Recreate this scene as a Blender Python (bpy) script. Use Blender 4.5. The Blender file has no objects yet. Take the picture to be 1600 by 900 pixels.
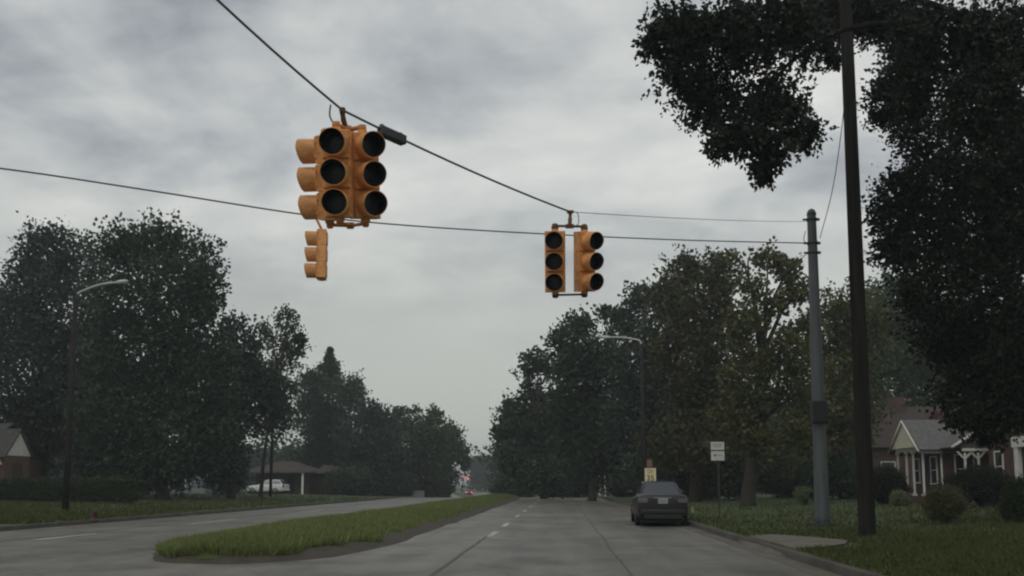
import bpy, bmesh, math, random
import numpy as np
from mathutils import Vector, Matrix, noise, Euler

R = math.radians
random.seed(7)
scene = bpy.context.scene
COL = scene.collection

# ------------------------------------------------------------------ camera
F = 1400.0            # focal length in pixels of the 1600 px wide photograph
PITCH = 6.0
SHIFT = 307.0 - F * math.tan(R(PITCH))
YAW = math.degrees(math.atan(76.0 / F))
CAM_H = 1.30
cam_d = bpy.data.cameras.new("camera")
cam = bpy.data.objects.new("camera", cam_d)
COL.objects.link(cam)
cam.location = (0, 0, CAM_H)
cam.rotation_euler = Euler((R(90 + PITCH), 0, R(YAW)), 'XYZ')
cam_d.sensor_width = 36.0
cam_d.lens = F / 1600.0 * 36.0
cam_d.shift_y = SHIFT / 1600.0
cam_d.clip_start = 0.05
cam_d.clip_end = 5000
scene.camera = cam
CM = cam.rotation_euler.to_matrix()

def U(px, py, d):
    """world point seen at photo pixel (px,py) at distance d along the road"""
    r = CM @ Vector(((px - 800) / F, (450 - py + SHIFT) / F, -1.0))
    return Vector((0, 0, CAM_H)) + r * (d / r.y)

def GX(px, d):
    return U(px, 757, d).x

# ------------------------------------------------------------------ render / view
scene.view_settings.view_transform = 'Standard'
scene.view_settings.look = 'None'
scene.view_settings.exposure = 0.0
scene.view_settings.gamma = 1.0
scene.render.engine = 'CYCLES'
scene.cycles.filter_width = 2.2
scene.cycles.max_bounces = 6
scene.cycles.diffuse_bounces = 3
scene.cycles.glossy_bounces = 2
scene.cycles.transmission_bounces = 3
scene.cycles.volume_bounces = 0

# ------------------------------------------------------------------ sky
SUN_EL, SUN_AZ = 48.0, 205.0      # azimuth clockwise from +Y: behind the camera
world = bpy.data.worlds.new("World")
scene.world = world
world.use_nodes = True
nt = world.node_tree
nt.nodes.clear()
N = nt.nodes.new
L = nt.links.new
out = N('ShaderNodeOutputWorld')
bg = N('ShaderNodeBackground')
bg.inputs['Strength'].default_value = 0.1
sky = N('ShaderNodeTexSky')
sky.sky_type = 'NISHITA'
sky.sun_disc = False
sky.sun_elevation = R(SUN_EL)
sky.sun_rotation = R(SUN_AZ)
tc = N('ShaderNodeTexCoord')
sep = N('ShaderNodeSeparateXYZ')
L(tc.outputs['Generated'], sep.inputs[0])
def math_node(op, a, b=None):
    n = N('ShaderNodeMath'); n.operation = op
    for i, v in enumerate((a, b)):
        if v is None: continue
        if isinstance(v, (int, float)): n.inputs[i].default_value = v
        else: L(v, n.inputs[i])
    return n.outputs[0]
zc = math_node('MAXIMUM', sep.outputs['Z'], 0.0)
zz = math_node('ADD', zc, 0.30)
cx_ = math_node('DIVIDE', sep.outputs['X'], zz)
cy_ = math_node('DIVIDE', sep.outputs['Y'], zz)
comb = N('ShaderNodeCombineXYZ')
L(cx_, comb.inputs[0]); L(cy_, comb.inputs[1])
def cloud_noise(scale, detail, rough, off, dist=0.0):
    mp = N('ShaderNodeMapping'); mp.inputs['Location'].default_value = off
    mp.inputs['Scale'].default_value = (0.85, 1.05, 1)
    L(comb.outputs[0], mp.inputs[0])
    n = N('ShaderNodeTexNoise')
    n.inputs['Scale'].default_value = scale
    n.inputs['Detail'].default_value = detail
    n.inputs['Roughness'].default_value = rough
    n.inputs['Distortion'].default_value = dist
    L(mp.outputs[0], n.inputs['Vector'])
    return n.outputs['Fac']
n1 = cloud_noise(1.7, 7, 0.54, (3.1, 1.7, 0), 0.5)
n2 = cloud_noise(4.6, 6, 0.55, (8.3, 4.2, 0), 0.2)
nsum = math_node('ADD', math_node('MULTIPLY', n1, 0.62), math_node('MULTIPLY', n2, 0.38))
ramp = N('ShaderNodeValToRGB')
cr = ramp.color_ramp
cr.elements[0].position = 0.39; cr.elements[0].color = (3.2, 3.4, 3.75, 1)
cr.elements[1].position = 0.66; cr.elements[1].color = (8.0, 8.0, 7.7, 1)
e = cr.elements.new(0.47); e.color = (4.75, 5.0, 5.15, 1)
e = cr.elements.new(0.54); e.color = (6.2, 6.4, 6.25, 1)
L(nsum, ramp.inputs[0])
# low cloud thins to an even warm grey towards the horizon
hz = N('ShaderNodeMapRange')
hz.inputs['From Min'].default_value = 0.10; hz.inputs['From Max'].default_value = 0.36
hz.inputs['To Min'].default_value = 1.0; hz.inputs['To Max'].default_value = 0.0
hz.interpolation_type = 'SMOOTHSTEP'
L(zc, hz.inputs[0])
mixh = N('ShaderNodeMix'); mixh.data_type = 'RGBA'
L(hz.outputs[0], mixh.inputs[0])
L(ramp.outputs[0], mixh.inputs[6])
mixh.inputs[7].default_value = (5.4, 5.6, 5.2, 1)
mixs = N('ShaderNodeMix'); mixs.data_type = 'RGBA'
mixs.inputs[0].default_value = 0.04
L(mixh.outputs[2], mixs.inputs[6]); L(sky.outputs[0], mixs.inputs[7])
L(mixs.outputs[2], bg.inputs['Color'])
L(bg.outputs[0], out.inputs[0])

# ------------------------------------------------------------------ sun (veiled by cloud)
sd = bpy.data.lights.new("sun", 'SUN')
sd.energy = 0.6
sd.angle = R(40)
sd.color = (1.0, 0.95, 0.88)
so = bpy.data.objects.new("sun", sd)
COL.objects.link(so)
az = R(SUN_AZ); el = R(SUN_EL)
sv = Vector((math.sin(az) * math.cos(el), math.cos(az) * math.cos(el), math.sin(el)))
so.rotation_euler = sv.to_track_quat('Z', 'Y').to_euler()
so.location = (0, -20, 40)

# ------------------------------------------------------------------ materials
def mat(name, base, rough=0.7, var=0.0, scale=5.0, bump=0.0, bscale=40.0, metal=0.0, spec=0.4,
        col2=None, island=0.0, translucent=0.0, coords='Object', stretch=None):
    m = bpy.data.materials.new(name); m.use_nodes = True
    t = m.node_tree; nn = t.nodes; ll = t.links
    b = nn['Principled BSDF']
    b.inputs['Roughness'].default_value = rough
    b.inputs['Metallic'].default_value = metal
    b.inputs['Specular IOR Level'].default_value = spec
    base = tuple(base) + (1,)
    if var > 0 or col2 or island > 0:
        tcn = nn.new('ShaderNodeTexCoord')
        no = nn.new('ShaderNodeTexNoise')
        no.inputs['Scale'].default_value = scale; no.inputs['Detail'].default_value = 6
        no.inputs['Roughness'].default_value = 0.6
        vec_ = tcn.outputs[coords]
        if stretch:
            mp_ = nn.new('ShaderNodeMapping'); mp_.inputs['Scale'].default_value = stretch
            ll.new(vec_, mp_.inputs[0]); vec_ = mp_.outputs[0]
        ll.new(vec_, no.inputs['Vector'])
        mr = nn.new('ShaderNodeMapRange')
        mr.inputs['From Min'].default_value = 0.3; mr.inputs['From Max'].default_value = 0.7
        ll.new(no.outputs['Fac'], mr.inputs[0])
        mx = nn.new('ShaderNodeMix'); mx.data_type = 'RGBA'
        c2 = tuple(col2) + (1,) if col2 else tuple(c * (1 - var) for c in base[:3]) + (1,)
        mx.inputs[6].default_value = base; mx.inputs[7].default_value = c2
        fac = mr.outputs[0]
        if island > 0:
            ge = nn.new('ShaderNodeNewGeometry')
            mm = nn.new('ShaderNodeMix'); mm.data_type = 'FLOAT'
            mm.inputs[0].default_value = island
            ll.new(mr.outputs[0], mm.inputs[2]); ll.new(ge.outputs['Random Per Island'], mm.inputs[3])
            fac = mm.outputs[0]
        ll.new(fac, mx.inputs[0])
        ll.new(mx.outputs[2], b.inputs['Base Color'])
        if bump > 0:
            n2_ = nn.new('ShaderNodeTexNoise'); n2_.inputs['Scale'].default_value = bscale
            n2_.inputs['Detail'].default_value = 5
            ll.new(vec_, n2_.inputs['Vector'])
            bp = nn.new('ShaderNodeBump'); bp.inputs['Strength'].default_value = bump
            bp.inputs['Distance'].default_value = 0.02
            ll.new(n2_.outputs['Fac'], bp.inputs['Height']); ll.new(bp.outputs[0], b.inputs['Normal'])
        if translucent > 0:
            tr = nn.new('ShaderNodeBsdfTranslucent')
            ll.new(mx.outputs[2], tr.inputs['Color'])
            ms = nn.new('ShaderNodeMixShader'); ms.inputs[0].default_value = translucent
            ll.new(b.outputs[0], ms.inputs[1]); ll.new(tr.outputs[0], ms.inputs[2])
            ll.new(ms.outputs[0], nn['Material Output'].inputs[0])
    else:
        b.inputs['Base Color'].default_value = base
    return m

def brick_mat(name, c1, c2, mortar):
    m = bpy.data.materials.new(name); m.use_nodes = True
    t = m.node_tree; nn = t.nodes; ll = t.links
    b = nn['Principled BSDF']; b.inputs['Roughness'].default_value = 0.85
    tcn = nn.new('ShaderNodeTexCoord')
    # wall-aligned coordinates: x+y runs along either wall, z up
    sp = nn.new('ShaderNodeSeparateXYZ'); ll.new(tcn.outputs['Object'], sp.inputs[0])
    ad = nn.new('ShaderNodeMath'); ad.operation = 'ADD'
    ll.new(sp.outputs[0], ad.inputs[0]); ll.new(sp.outputs[1], ad.inputs[1])
    cb = nn.new('ShaderNodeCombineXYZ'); ll.new(ad.outputs[0], cb.inputs[0]); ll.new(sp.outputs[2], cb.inputs[1])
    br = nn.new('ShaderNodeTexBrick')
    br.inputs['Color1'].default_value = tuple(c1) + (1,); br.inputs['Color2'].default_value = tuple(c2) + (1,)
    br.inputs['Mortar'].default_value = tuple(mortar) + (1,)
    br.inputs['Scale'].default_value = 4.4; br.inputs['Mortar Size'].default_value = 0.02
    br.inputs['Brick Width'].default_value = 1.0; br.inputs['Row Height'].default_value = 0.33
    ll.new(cb.outputs[0], br.inputs['Vector'])
    ll.new(br.outputs['Color'], b.inputs['Base Color'])
    return m

def road_mat():
    m = bpy.data.materials.new("worn_road"); m.use_nodes = True
    t = m.node_tree; nn = t.nodes; ll = t.links
    b = nn['Principled BSDF']
    tcn = nn.new('ShaderNodeTexCoord')
    def noi(scale, detail, rough=0.6, sc=(1, 1, 1)):
        mp = nn.new('ShaderNodeMapping'); mp.inputs['Scale'].default_value = sc
        ll.new(tcn.outputs['Object'], mp.inputs[0])
        n = nn.new('ShaderNodeTexNoise'); n.inputs['Scale'].default_value = scale
        n.inputs['Detail'].default_value = detail; n.inputs['Roughness'].default_value = rough
        ll.new(mp.outputs[0], n.inputs['Vector']); return n.outputs['Fac']
    def rampn(fac, stops):
        r = nn.new('ShaderNodeValToRGB'); e = r.color_ramp.elements
        e[0].position, e[0].color = stops[0][0], stops[0][1] + (1,)
        e[1].position, e[1].color = stops[-1][0], stops[-1][1] + (1,)
        for p, c in stops[1:-1]:
            x = e.new(p); x.color = c + (1,)
        ll.new(fac, r.inputs[0]); return r.outputs[0]
    def mul(a, bb, f=1.0):
        x = nn.new('ShaderNodeMix'); x.data_type = 'RGBA'; x.blend_type = 'MULTIPLY'
        x.inputs[0].default_value = f
        ll.new(a, x.inputs[6]); ll.new(bb, x.inputs[7]); return x.outputs[2]
    base = rampn(noi(0.35, 5, 0.6, (1, 0.35, 1)), [(0.3, (0.120, 0.110, 0.092)), (0.7, (0.192, 0.178, 0.150))])
    grit = rampn(noi(55, 3, 0.8), [(0.3, (0.62, 0.62, 0.62)), (0.7, (1.18, 1.18, 1.18))])
    streak = rampn(noi(1.4, 4, 0.6, (1, 0.06, 1)), [(0.34, (0.72, 0.72, 0.72)), (0.6, (1.06, 1.06, 1.06))])
    patch = rampn(noi(0.55, 6, 0.65), [(0.36, (0.50, 0.49, 0.47)), (0.43, (0.80, 0.80, 0.79)), (0.54, (1.04, 1.04, 1.04))])
    c = mul(mul(mul(base, grit), streak), patch)
    # fine random cracks: edges of warped cells
    vo = nn.new('ShaderNodeTexVoronoi'); vo.feature = 'DISTANCE_TO_EDGE'; vo.inputs['Scale'].default_value = 0.42
    mp = nn.new('ShaderNodeMapping'); mp.inputs['Scale'].default_value = (1, 0.55, 1)
    nv = nn.new('ShaderNodeTexNoise'); nv.inputs['Scale'].default_value = 1.3; nv.inputs['Detail'].default_value = 5
    ll.new(tcn.outputs['Object'], nv.inputs['Vector'])
    va = nn.new('ShaderNodeMix'); va.data_type = 'RGBA'; va.blend_type = 'ADD'; va.inputs[0].default_value = 0.9
    ll.new(tcn.outputs['Object'], va.inputs[6]); ll.new(nv.outputs['Color'], va.inputs[7])
    ll.new(va.outputs[2], mp.inputs[0]); ll.new(mp.outputs[0], vo.inputs['Vector'])
    ck = rampn(vo.outputs['Distance'], [(0.0, (0.55, 0.55, 0.55)), (0.016, (1, 1, 1))])
    c = mul(c, ck, 0.75)
    ll.new(c, b.inputs['Base Color'])
    rr = nn.new('ShaderNodeMapRange'); rr.inputs['To Min'].default_value = 0.38; rr.inputs['To Max'].default_value = 0.66
    ll.new(noi(0.5, 4), rr.inputs[0]); ll.new(rr.outputs[0], b.inputs['Roughness'])
    b.inputs['Specular IOR Level'].default_value = 0.45
    bp = nn.new('ShaderNodeBump'); bp.inputs['Strength'].default_value = 0.35; bp.inputs['Distance'].default_value = 0.01
    ll.new(noi(70, 3, 0.8), bp.inputs['Height']); ll.new(bp.outputs[0], b.inputs['Normal'])
    return m

M = {}
M['road'] = road_mat()
M['concrete'] = mat('concrete', (0.27, 0.255, 0.225), 0.85, 0.45, 1.2, 0.4, 30)
M['apron'] = mat('dirty_concrete', (0.145, 0.132, 0.105), 0.9, col2=(0.075, 0.07, 0.05), scale=1.1, bump=0.4, bscale=30)
M['kerb'] = mat('kerb_concrete', (0.10, 0.09, 0.072), 0.9, 0.6, 0.9, 0.5, 25)
M['tar'] = mat('tar_seam', (0.05, 0.048, 0.043), 0.8, col2=(0.13, 0.122, 0.105), scale=1.6)
M['paint'] = mat('worn_road_paint', (0.62, 0.61, 0.56), 0.7, col2=(0.17, 0.16, 0.14), scale=3.2)
M['lawn'] = mat('lawn_turf', (0.062, 0.080, 0.026), 0.95, col2=(0.035, 0.055, 0.016), scale=0.7, bump=0.6, bscale=18)
M['soil'] = mat('bare_soil', (0.075, 0.062, 0.045), 0.95, 0.5, 1.5, 0.6, 12)
M['grass'] = mat('grass_blades', (0.092, 0.108, 0.030), 0.7, col2=(0.036, 0.048, 0.016), scale=0.8, island=0.55, translucent=0.25, spec=0.2)
M['grass_tall'] = mat('tall_grass_blades', (0.22, 0.255, 0.085), 0.7, col2=(0.110, 0.145, 0.050), scale=0.5, island=0.5, translucent=0.25, spec=0.2)
M['orange'] = mat('signal_enamel', (0.88, 0.42, 0.145), 0.55, col2=(0.46, 0.205, 0.075), scale=9, bump=0.15, bscale=30, spec=0.35)
M['orange_dull'] = mat('faded_signal_enamel', (0.62, 0.25, 0.06), 0.6, col2=(0.40, 0.17, 0.06), scale=6, spec=0.3)
M['visor_in'] = mat('visor_black', (0.026, 0.028, 0.034), 0.6, spec=0.2)
M['lens'] = mat('unlit_lens', (0.05, 0.054, 0.065), 0.25, spec=0.3)
M['wire'] = mat('wire_steel', (0.10, 0.105, 0.11), 0.6, 0.3, 20)
M['darkmetal'] = mat('dark_metal', (0.045, 0.047, 0.05), 0.6, 0.3, 8)
M['hanger'] = mat('rusted_hanger', (0.16, 0.085, 0.04), 0.7, 0.5, 15)
M['galv'] = mat('galvanised_steel', (0.100, 0.112, 0.116), 0.55, col2=(0.055, 0.062, 0.064), scale=5, stretch=(1, 1, 0.12))
M['alum'] = mat('pale_aluminium', (0.55, 0.57, 0.56), 0.45, 0.2, 6)
M['wood'] = mat('creosoted_wood', (0.030, 0.028, 0.025), 1.0, spec=0.08, col2=(0.008, 0.008, 0.0075), scale=9, bump=0.8, bscale=16, stretch=(1, 1, 0.06))
M['bark'] = mat('bark', (0.045, 0.038, 0.030), 0.95, 0.5, 3, 0.8, 10)
M['lamp_pole'] = mat('weathered_lamp_pole', (0.036, 0.036, 0.033), 0.9, 0.4, 3, spec=0.1)
M['brick'] = brick_mat('red_brick', (0.105, 0.048, 0.038), (0.070, 0.034, 0.029), (0.085, 0.07, 0.06))
M['brick2'] = brick_mat('orange_brick', (0.155, 0.085, 0.062), (0.115, 0.062, 0.048), (0.12, 0.105, 0.09))
M['brick3'] = brick_mat('brown_brick', (0.075, 0.052, 0.042), (0.055, 0.040, 0.034), (0.07, 0.06, 0.052))
M['white'] = mat('white_trim', (0.78, 0.77, 0.72), 0.6, 0.2, 3)
M['cream'] = mat('cream_siding', (0.80, 0.75, 0.58), 0.7, 0.15, 2)
M['shingle'] = mat('grey_shingle', (0.155, 0.15, 0.15), 0.9, 0.45, 6, 0.6, 18)
M['shingle_b'] = mat('brown_shingle', (0.070, 0.052, 0.046), 0.9, 0.45, 6, 0.6, 18)
M['slate'] = mat('dark_shingle', (0.07, 0.07, 0.064), 0.95, 0.4, 6, 0.6, 18)
M['glass'] = mat('window_glass', (0.02, 0.024, 0.026), 0.12, spec=0.6)
M['bluegrey'] = mat('bluegrey_siding', (0.19, 0.215, 0.22), 0.8, 0.2, 2)
M['carpaint'] = mat('charcoal_paint', (0.012, 0.014, 0.016), 0.3, 0.25, 2, spec=0.45)
M['carglass'] = mat('car_glass', (0.03, 0.035, 0.04), 0.06, spec=0.9)
M['carwhite'] = mat('white_paint', (0.72, 0.73, 0.72), 0.3, 0.08, 2, spec=0.5)
M['tyre'] = mat('tyre_rubber', (0.014, 0.014, 0.014), 0.85, 0.3, 20)
M['rim'] = mat('alloy_rim', (0.22, 0.22, 0.23), 0.35, 0.2, 8, metal=0.6)
M['tail'] = mat('tail_lamp', (0.12, 0.085, 0.085), 0.12, 0.2, 5, spec=0.9)
M['trimblack'] = mat('black_trim', (0.014, 0.014, 0.015), 0.6, 0.2, 8)
M['plate'] = mat('number_plate', (0.34, 0.35, 0.35), 0.5, 0.2, 20)
M['chrome'] = mat('satin_chrome', (0.4, 0.41, 0.42), 0.25, 0.1, 8, metal=0.8)
M['signwhite'] = mat('sign_white', (0.62, 0.62, 0.58), 0.55, 0.15, 4)
M['signcream'] = mat('sign_cream', (0.85, 0.72, 0.45), 0.5, 0.1, 4)
M['signorange'] = mat('sign_orange', (0.24, 0.14, 0.10), 0.6, 0.3, 8)
M['signink'] = mat('sign_ink', (0.03, 0.03, 0.03), 0.6)
M['signgrey'] = mat('sign_faded_ink', (0.22, 0.22, 0.21), 0.6)
M['hydrant'] = mat('hydrant_red', (0.085, 0.032, 0.028), 0.6, 0.4, 10)
M['cabinet'] = mat('cabinet_grey', (0.20, 0.22, 0.22), 0.6, 0.2, 4)
M['yellow'] = mat('marker_yellow', (0.30, 0.28, 0.12), 0.6, 0.2, 8)
def emit(name, col, st):
    m = bpy.data.materials.new(name); m.use_nodes = True
    b = m.node_tree.nodes['Principled BSDF']
    b.inputs['Base Color'].default_value = (0.2, 0.02, 0.02, 1)
    b.inputs['Emission Color'].default_value = tuple(col) + (1,)
    b.inputs['Emission Strength'].default_value = st
    return m
M['redlamp'] = emit('lit_red_lamp', (1.0, 0.10, 0.10), 4.0)
M['redsignal'] = emit('lit_red_signal', (1.0, 0.06, 0.09), 2.5)
def leafm(name, a, b, sc=0.35, isl=0.5, tr=0.2):
    return mat(name, a, 0.65, col2=b, scale=sc, island=isl, translucent=tr, spec=0.25)
M['leaf_dark'] = leafm('leaves_dark', (0.052, 0.082, 0.046), (0.027, 0.045, 0.029))
M['leaf_mid'] = leafm('leaves_mid', (0.062, 0.092, 0.040), (0.030, 0.050, 0.026))
M['leaf_cool'] = leafm('leaves_cool', (0.056, 0.084, 0.060), (0.034, 0.054, 0.042))
M['leaf_warm'] = leafm('leaves_warm', (0.115, 0.115, 0.038), (0.046, 0.060, 0.024))
M['leaf_rust'] = leafm('leaves_rust', (0.088, 0.076, 0.034), (0.040, 0.054, 0.025))
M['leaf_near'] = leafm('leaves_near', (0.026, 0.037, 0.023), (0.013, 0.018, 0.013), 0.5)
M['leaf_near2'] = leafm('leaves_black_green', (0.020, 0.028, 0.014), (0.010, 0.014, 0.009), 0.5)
M['leaf_hedge'] = leafm('leaves_hedge', (0.050, 0.072, 0.028), (0.024, 0.036, 0.018), 1.0)
M['leaf_tan'] = leafm('leaves_tan', (0.135, 0.130, 0.058), (0.062, 0.068, 0.034), 2.0)
M['leaf_light'] = leafm('leaves_light', (0.20, 0.235, 0.12), (0.09, 0.12, 0.055), 2.0)

# ------------------------------------------------------------------ helpers
def link(o, parent=None):
    COL.objects.link(o)
    if parent is not None: o.parent = parent
    return o

def tag(o, label=None, cat=None, group=None, kind=None):
    if label: o['label'] = label
    if cat: o['category'] = cat
    if group: o['group'] = group
    if kind: o['kind'] = kind
    return o

def thing(name, label, cat, loc=(0, 0, 0), rz=0.0, group=None):
    o = bpy.data.objects.new(name, None)
    o.empty_display_size = 0.3
    o.location = loc; o.rotation_euler = (0, 0, rz)
    link(o); return tag(o, label, cat, group)

def copy_tree(o, parent=None):
    c = o.copy(); COL.objects.link(c); c.parent = parent
    for ch in list(o.children): copy_tree(ch, c)
    return c

class MB:
    def __init__(s): s.v = []; s.f = []; s.sm = []
    def add(s, vs, fs, smooth=False):
        b = len(s.v); s.v += [tuple(v) for v in vs]
        for f in fs: s.f.append(tuple(i + b for i in f)); s.sm.append(smooth)
        return s
    def box(s, c, size, rz=0.0, taper=1.0):
        x, y, z = [k / 2 for k in size]; cs, sn = math.cos(rz), math.sin(rz)
        vs = []
        for dz in (-z, z):
            k = taper if dz > 0 else 1.0
            for dx, dy in ((-x, -y), (x, -y), (x, y), (-x, y)):
                dx *= k; dy *= k
                vs.append((c[0] + dx * cs - dy * sn, c[1] + dx * sn + dy * cs, c[2] + dz))
        return s.add(vs, [(3, 2, 1, 0), (4, 5, 6, 7), (0, 1, 5, 4), (1, 2, 6, 5), (2, 3, 7, 6), (3, 0, 4, 7)])
    def box2(s, a, b):
        return s.box([(a[i] + b[i]) / 2 for i in range(3)], [abs(a[i] - b[i]) for i in range(3)])
    def tube(s, pts, rad, n=8, caps=True):
        pts = [Vector(p) for p in pts]
        if not hasattr(rad, '__len__'): rad = [rad] * len(pts)
        vs = []; fs = []
        ref = None
        for i, p in enumerate(pts):
            t = (pts[min(i + 1, len(pts) - 1)] - pts[max(i - 1, 0)]).normalized()
            if ref is None:
                ref = Vector((0, 0, 1)) if abs(t.z) < 0.9 else Vector((1, 0, 0))
            a = t.cross(ref).normalized(); b = a.cross(t).normalized(); ref = b
            for k in range(n):
                an = 2 * math.pi * k / n
                vs.append(p + (a * math.cos(an) + b * math.sin(an)) * rad[i])
        for i in range(len(pts) - 1):
            for k in range(n):
                k2 = (k + 1) % n
                fs.append((i * n + k, i * n + k2, (i + 1) * n + k2, (i + 1) * n + k))
        s.add(vs, fs, True)
        if caps:
            b0 = len(s.v) - len(vs)
            s.f.append(tuple(b0 + k for k in reversed(range(n)))); s.sm.append(False)
            s.f.append(tuple(b0 + (len(pts) - 1) * n + k for k in range(n))); s.sm.append(False)
        return s
    def lathe(s, prof, c=(0, 0, 0), n=16):
        vs = []; fs = []
        for r, z in prof:
            for k in range(n):
                a = 2 * math.pi * k / n
                vs.append((c[0] + r * math.cos(a), c[1] + r * math.sin(a), c[2] + z))
        m = len(prof)
        for i in range(m - 1):
            for k in range(n):
                k2 = (k + 1) % n
                fs.append((i * n + k, i * n + k2, (i + 1) * n + k2, (i + 1) * n + k))
        s.add(vs, fs, True)
        b0 = len(s.v) - len(vs)
        s.f.append(tuple(b0 + k for k in reversed(range(n)))); s.sm.append(False)
        s.f.append(tuple(b0 + (m - 1) * n + k for k in range(n))); s.sm.append(False)
        return s
    def sheet(s, quad, th):
        """quad of 4 points given thickness along its normal"""
        q = [Vector(p) for p in quad]
        nrm = (q[1] - q[0]).cross(q[3] - q[0]).normalized() * th
        vs = q + [p - nrm for p in q]
        return s.add(vs, [(0, 1, 2, 3), (7, 6, 5, 4), (0, 4, 5, 1), (1, 5, 6, 2), (2, 6, 7, 3), (3, 7, 4, 0)])
    def prism(s, poly, d):
        """convex polygon extruded by vector d"""
        q = [Vector(p) for p in poly]; d = Vector(d); n = len(q)
        vs = q + [p + d for p in q]
        fs = [tuple(range(n)), tuple(reversed(range(n, 2 * n)))]
        for i in range(n):
            j = (i + 1) % n; fs.append((i, i + n, j + n, j))
        return s.add(vs, fs)
    def mesh(s, name, m):
        me = bpy.data.meshes.new(name)
        me.from_pydata(s.v, [], s.f)
        me.polygons.foreach_set('use_smooth', s.sm)
        me.materials.append(m)
        bm = bmesh.new(); bm.from_mesh(me)
        bmesh.ops.recalc_face_normals(bm, faces=bm.faces)
        bm.to_mesh(me); bm.free()
        me.update()
        return me
    def build(s, name, m, parent=None, bevel=0.0, label=None):
        o = bpy.data.objects.new(name, s.mesh(name, m)); link(o, parent)
        if bevel > 0:
            b = o.modifiers.new('bevel', 'BEVEL'); b.width = bevel; b.segments = 2; b.limit_method = 'ANGLE'
        if label: o['label'] = label
        return o

def catmull(P, n=6):
    outp = []
    for i in range(len(P) - 1):
        p0, p1, p2, p3 = P[max(i - 1, 0)], P[i], P[i + 1], P[min(i + 2, len(P) - 1)]
        for j in range(n):
            t = j / n
            outp.append(0.5 * ((2 * p1) + (p2 - p0) * t + (2 * p0 - 5 * p1 + 4 * p2 - p3) * t * t + (3 * p1 - p0 - 3 * p2 + p3) * t ** 3))
    return outp + [P[-1]]

def part(name, me, parent, loc=(0, 0, 0), rot=(0, 0, 0)):
    o = bpy.data.objects.new(name, me); o.location = loc; o.rotation_euler = rot
    return link(o, parent)

# ------------------------------------------------------------------ terrain
def sstep(a, b, x):
    t = min(1, max(0, (x - a) / (b - a))); return t * t * (3 - 2 * t)
def gz(y):
    return -3.4 * sstep(88, 165, y) + 2.3 * sstep(190, 262, y)
def cx(y):
    return 0.0 if y < 70 else -0.00068 * (y - 70) ** 2
RX, LX = 4.02, -15.6          # right and left kerb lines
YS = [-40, -20, -5] + [y for y in range(4, 60, 2)] + [y for y in range(60, 300, 5)] + [300, 330, 360, 420]

def strip(name, xa, xb, zoff, m, ys=YS, nx=2, follow=True, zf=None, parent=None):
    vs, fs = [], []
    for y in ys:
        for i in range(nx):
            t = i / (nx - 1)
            a = xa(y) if callable(xa) else xa; b = xb(y) if callable(xb) else xb
            x = a + (b - a) * t
            z = gz(y) + zoff + (zf(x, y, t) if zf else 0)
            vs.append((x + (cx(y) if follow else 0), y, z))
    for j in range(len(ys) - 1):
        for i in range(nx - 1):
            fs.append((j * nx + i, j * nx + i + 1, (j + 1) * nx + i + 1, (j + 1) * nx + i))
    mb = MB(); mb.add(vs, fs, True)
    return mb.build(name, m, parent)

GY = [-900, -300, -60] + YS[1:] + [520, 700, 1500, 3000]
vs = []; fs = []
GXs = [-3000, -900, -300, -120, -60, -30, 0, 30, 60, 120, 300, 900, 3000]
for y in GY:
    for x in GXs: vs.append((x, y, gz(y) - 0.06))
for j in range(len(GY) - 1):
    for i in range(len(GXs) - 1):
        n = len(GXs); fs.append((j * n + i, j * n + i + 1, (j + 1) * n + i + 1, (j + 1) * n + i))
g = MB(); g.add(vs, fs, True)
tag(g.build('ground', M['lawn']), kind='structure')
tag(strip('road', LX, RX, 0.0, M['road'], nx=5), kind='structure')

LAWN_Z = 0.13
def lawn_z_right(x, y, t):
    return 0.25 * sstep(RX + 1, RX + 14, x) + 0.03 * noise.noise((x * 0.3, y * 0.3, 1))
def lawn_z_left(x, y, t):
    return 0.25 * sstep(-LX + 1, -LX + 16, -x) + 0.03 * noise.noise((x * 0.3, y * 0.3, 5))
def LZ(x, y):
    """lawn height at a world point"""
    if y > 420: return gz(y)
    u = x - cx(y)
    if u > RX: return gz(y) + LAWN_Z + lawn_z_right(u, y, 0)
    return gz(y) + LAWN_Z + lawn_z_left(u, y, 0)
KW = 0.16
xs_r = [RX + KW, RX + 1, RX + 2, RX + 4, RX + 7, RX + 11, RX + 16, RX + 30, RX + 80, RX + 160]
xs_l = [LX - KW, LX - 1, LX - 2, LX - 4, LX - 7, LX - 11, LX - 18, LX - 32, LX - 80, LX - 160]
def lawn(name, xs, zf):
    vs, fs = [], []
    n = len(xs)
    for y in YS:
        for x in xs: vs.append((x + cx(y), y, gz(y) + LAWN_Z + zf(x, y, 0)))
    for j in range(len(YS) - 1):
        for i in range(n - 1):
            fs.append((j * n + i, j * n + i + 1, (j + 1) * n + i + 1, (j + 1) * n + i))
    mb = MB(); mb.add(vs, fs, True)
    return tag(mb.build(name, M['lawn']), kind='structure')
lawn('lawn', xs_r, lawn_z_right)
lawn('lawn', xs_l, lawn_z_left)

def kerb(name, x0, sgn):
    vs, fs = [], []
    prof = [(0.0, -0.05), (0.012, 0.115), (0.03, 0.135), (KW, 0.135), (KW, 0.05)]
    n = len(prof)
    ys = [y for y in YS if y < 300]
    for y in ys:
        for dx, dz in prof: vs.append((x0 + sgn * dx + cx(y), y, gz(y) + dz))
    for j in range(len(ys) - 1):
        for i in range(n - 1):
            fs.append((j * n + i, j * n + i + 1, (j + 1) * n + i + 1, (j + 1) * n + i))
    mb = MB(); mb.add(vs, fs, True)
    return tag(mb.build(name, M['kerb']), kind='structure')
kerb('kerb', RX, 1); kerb('kerb', LX, -1)

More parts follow.
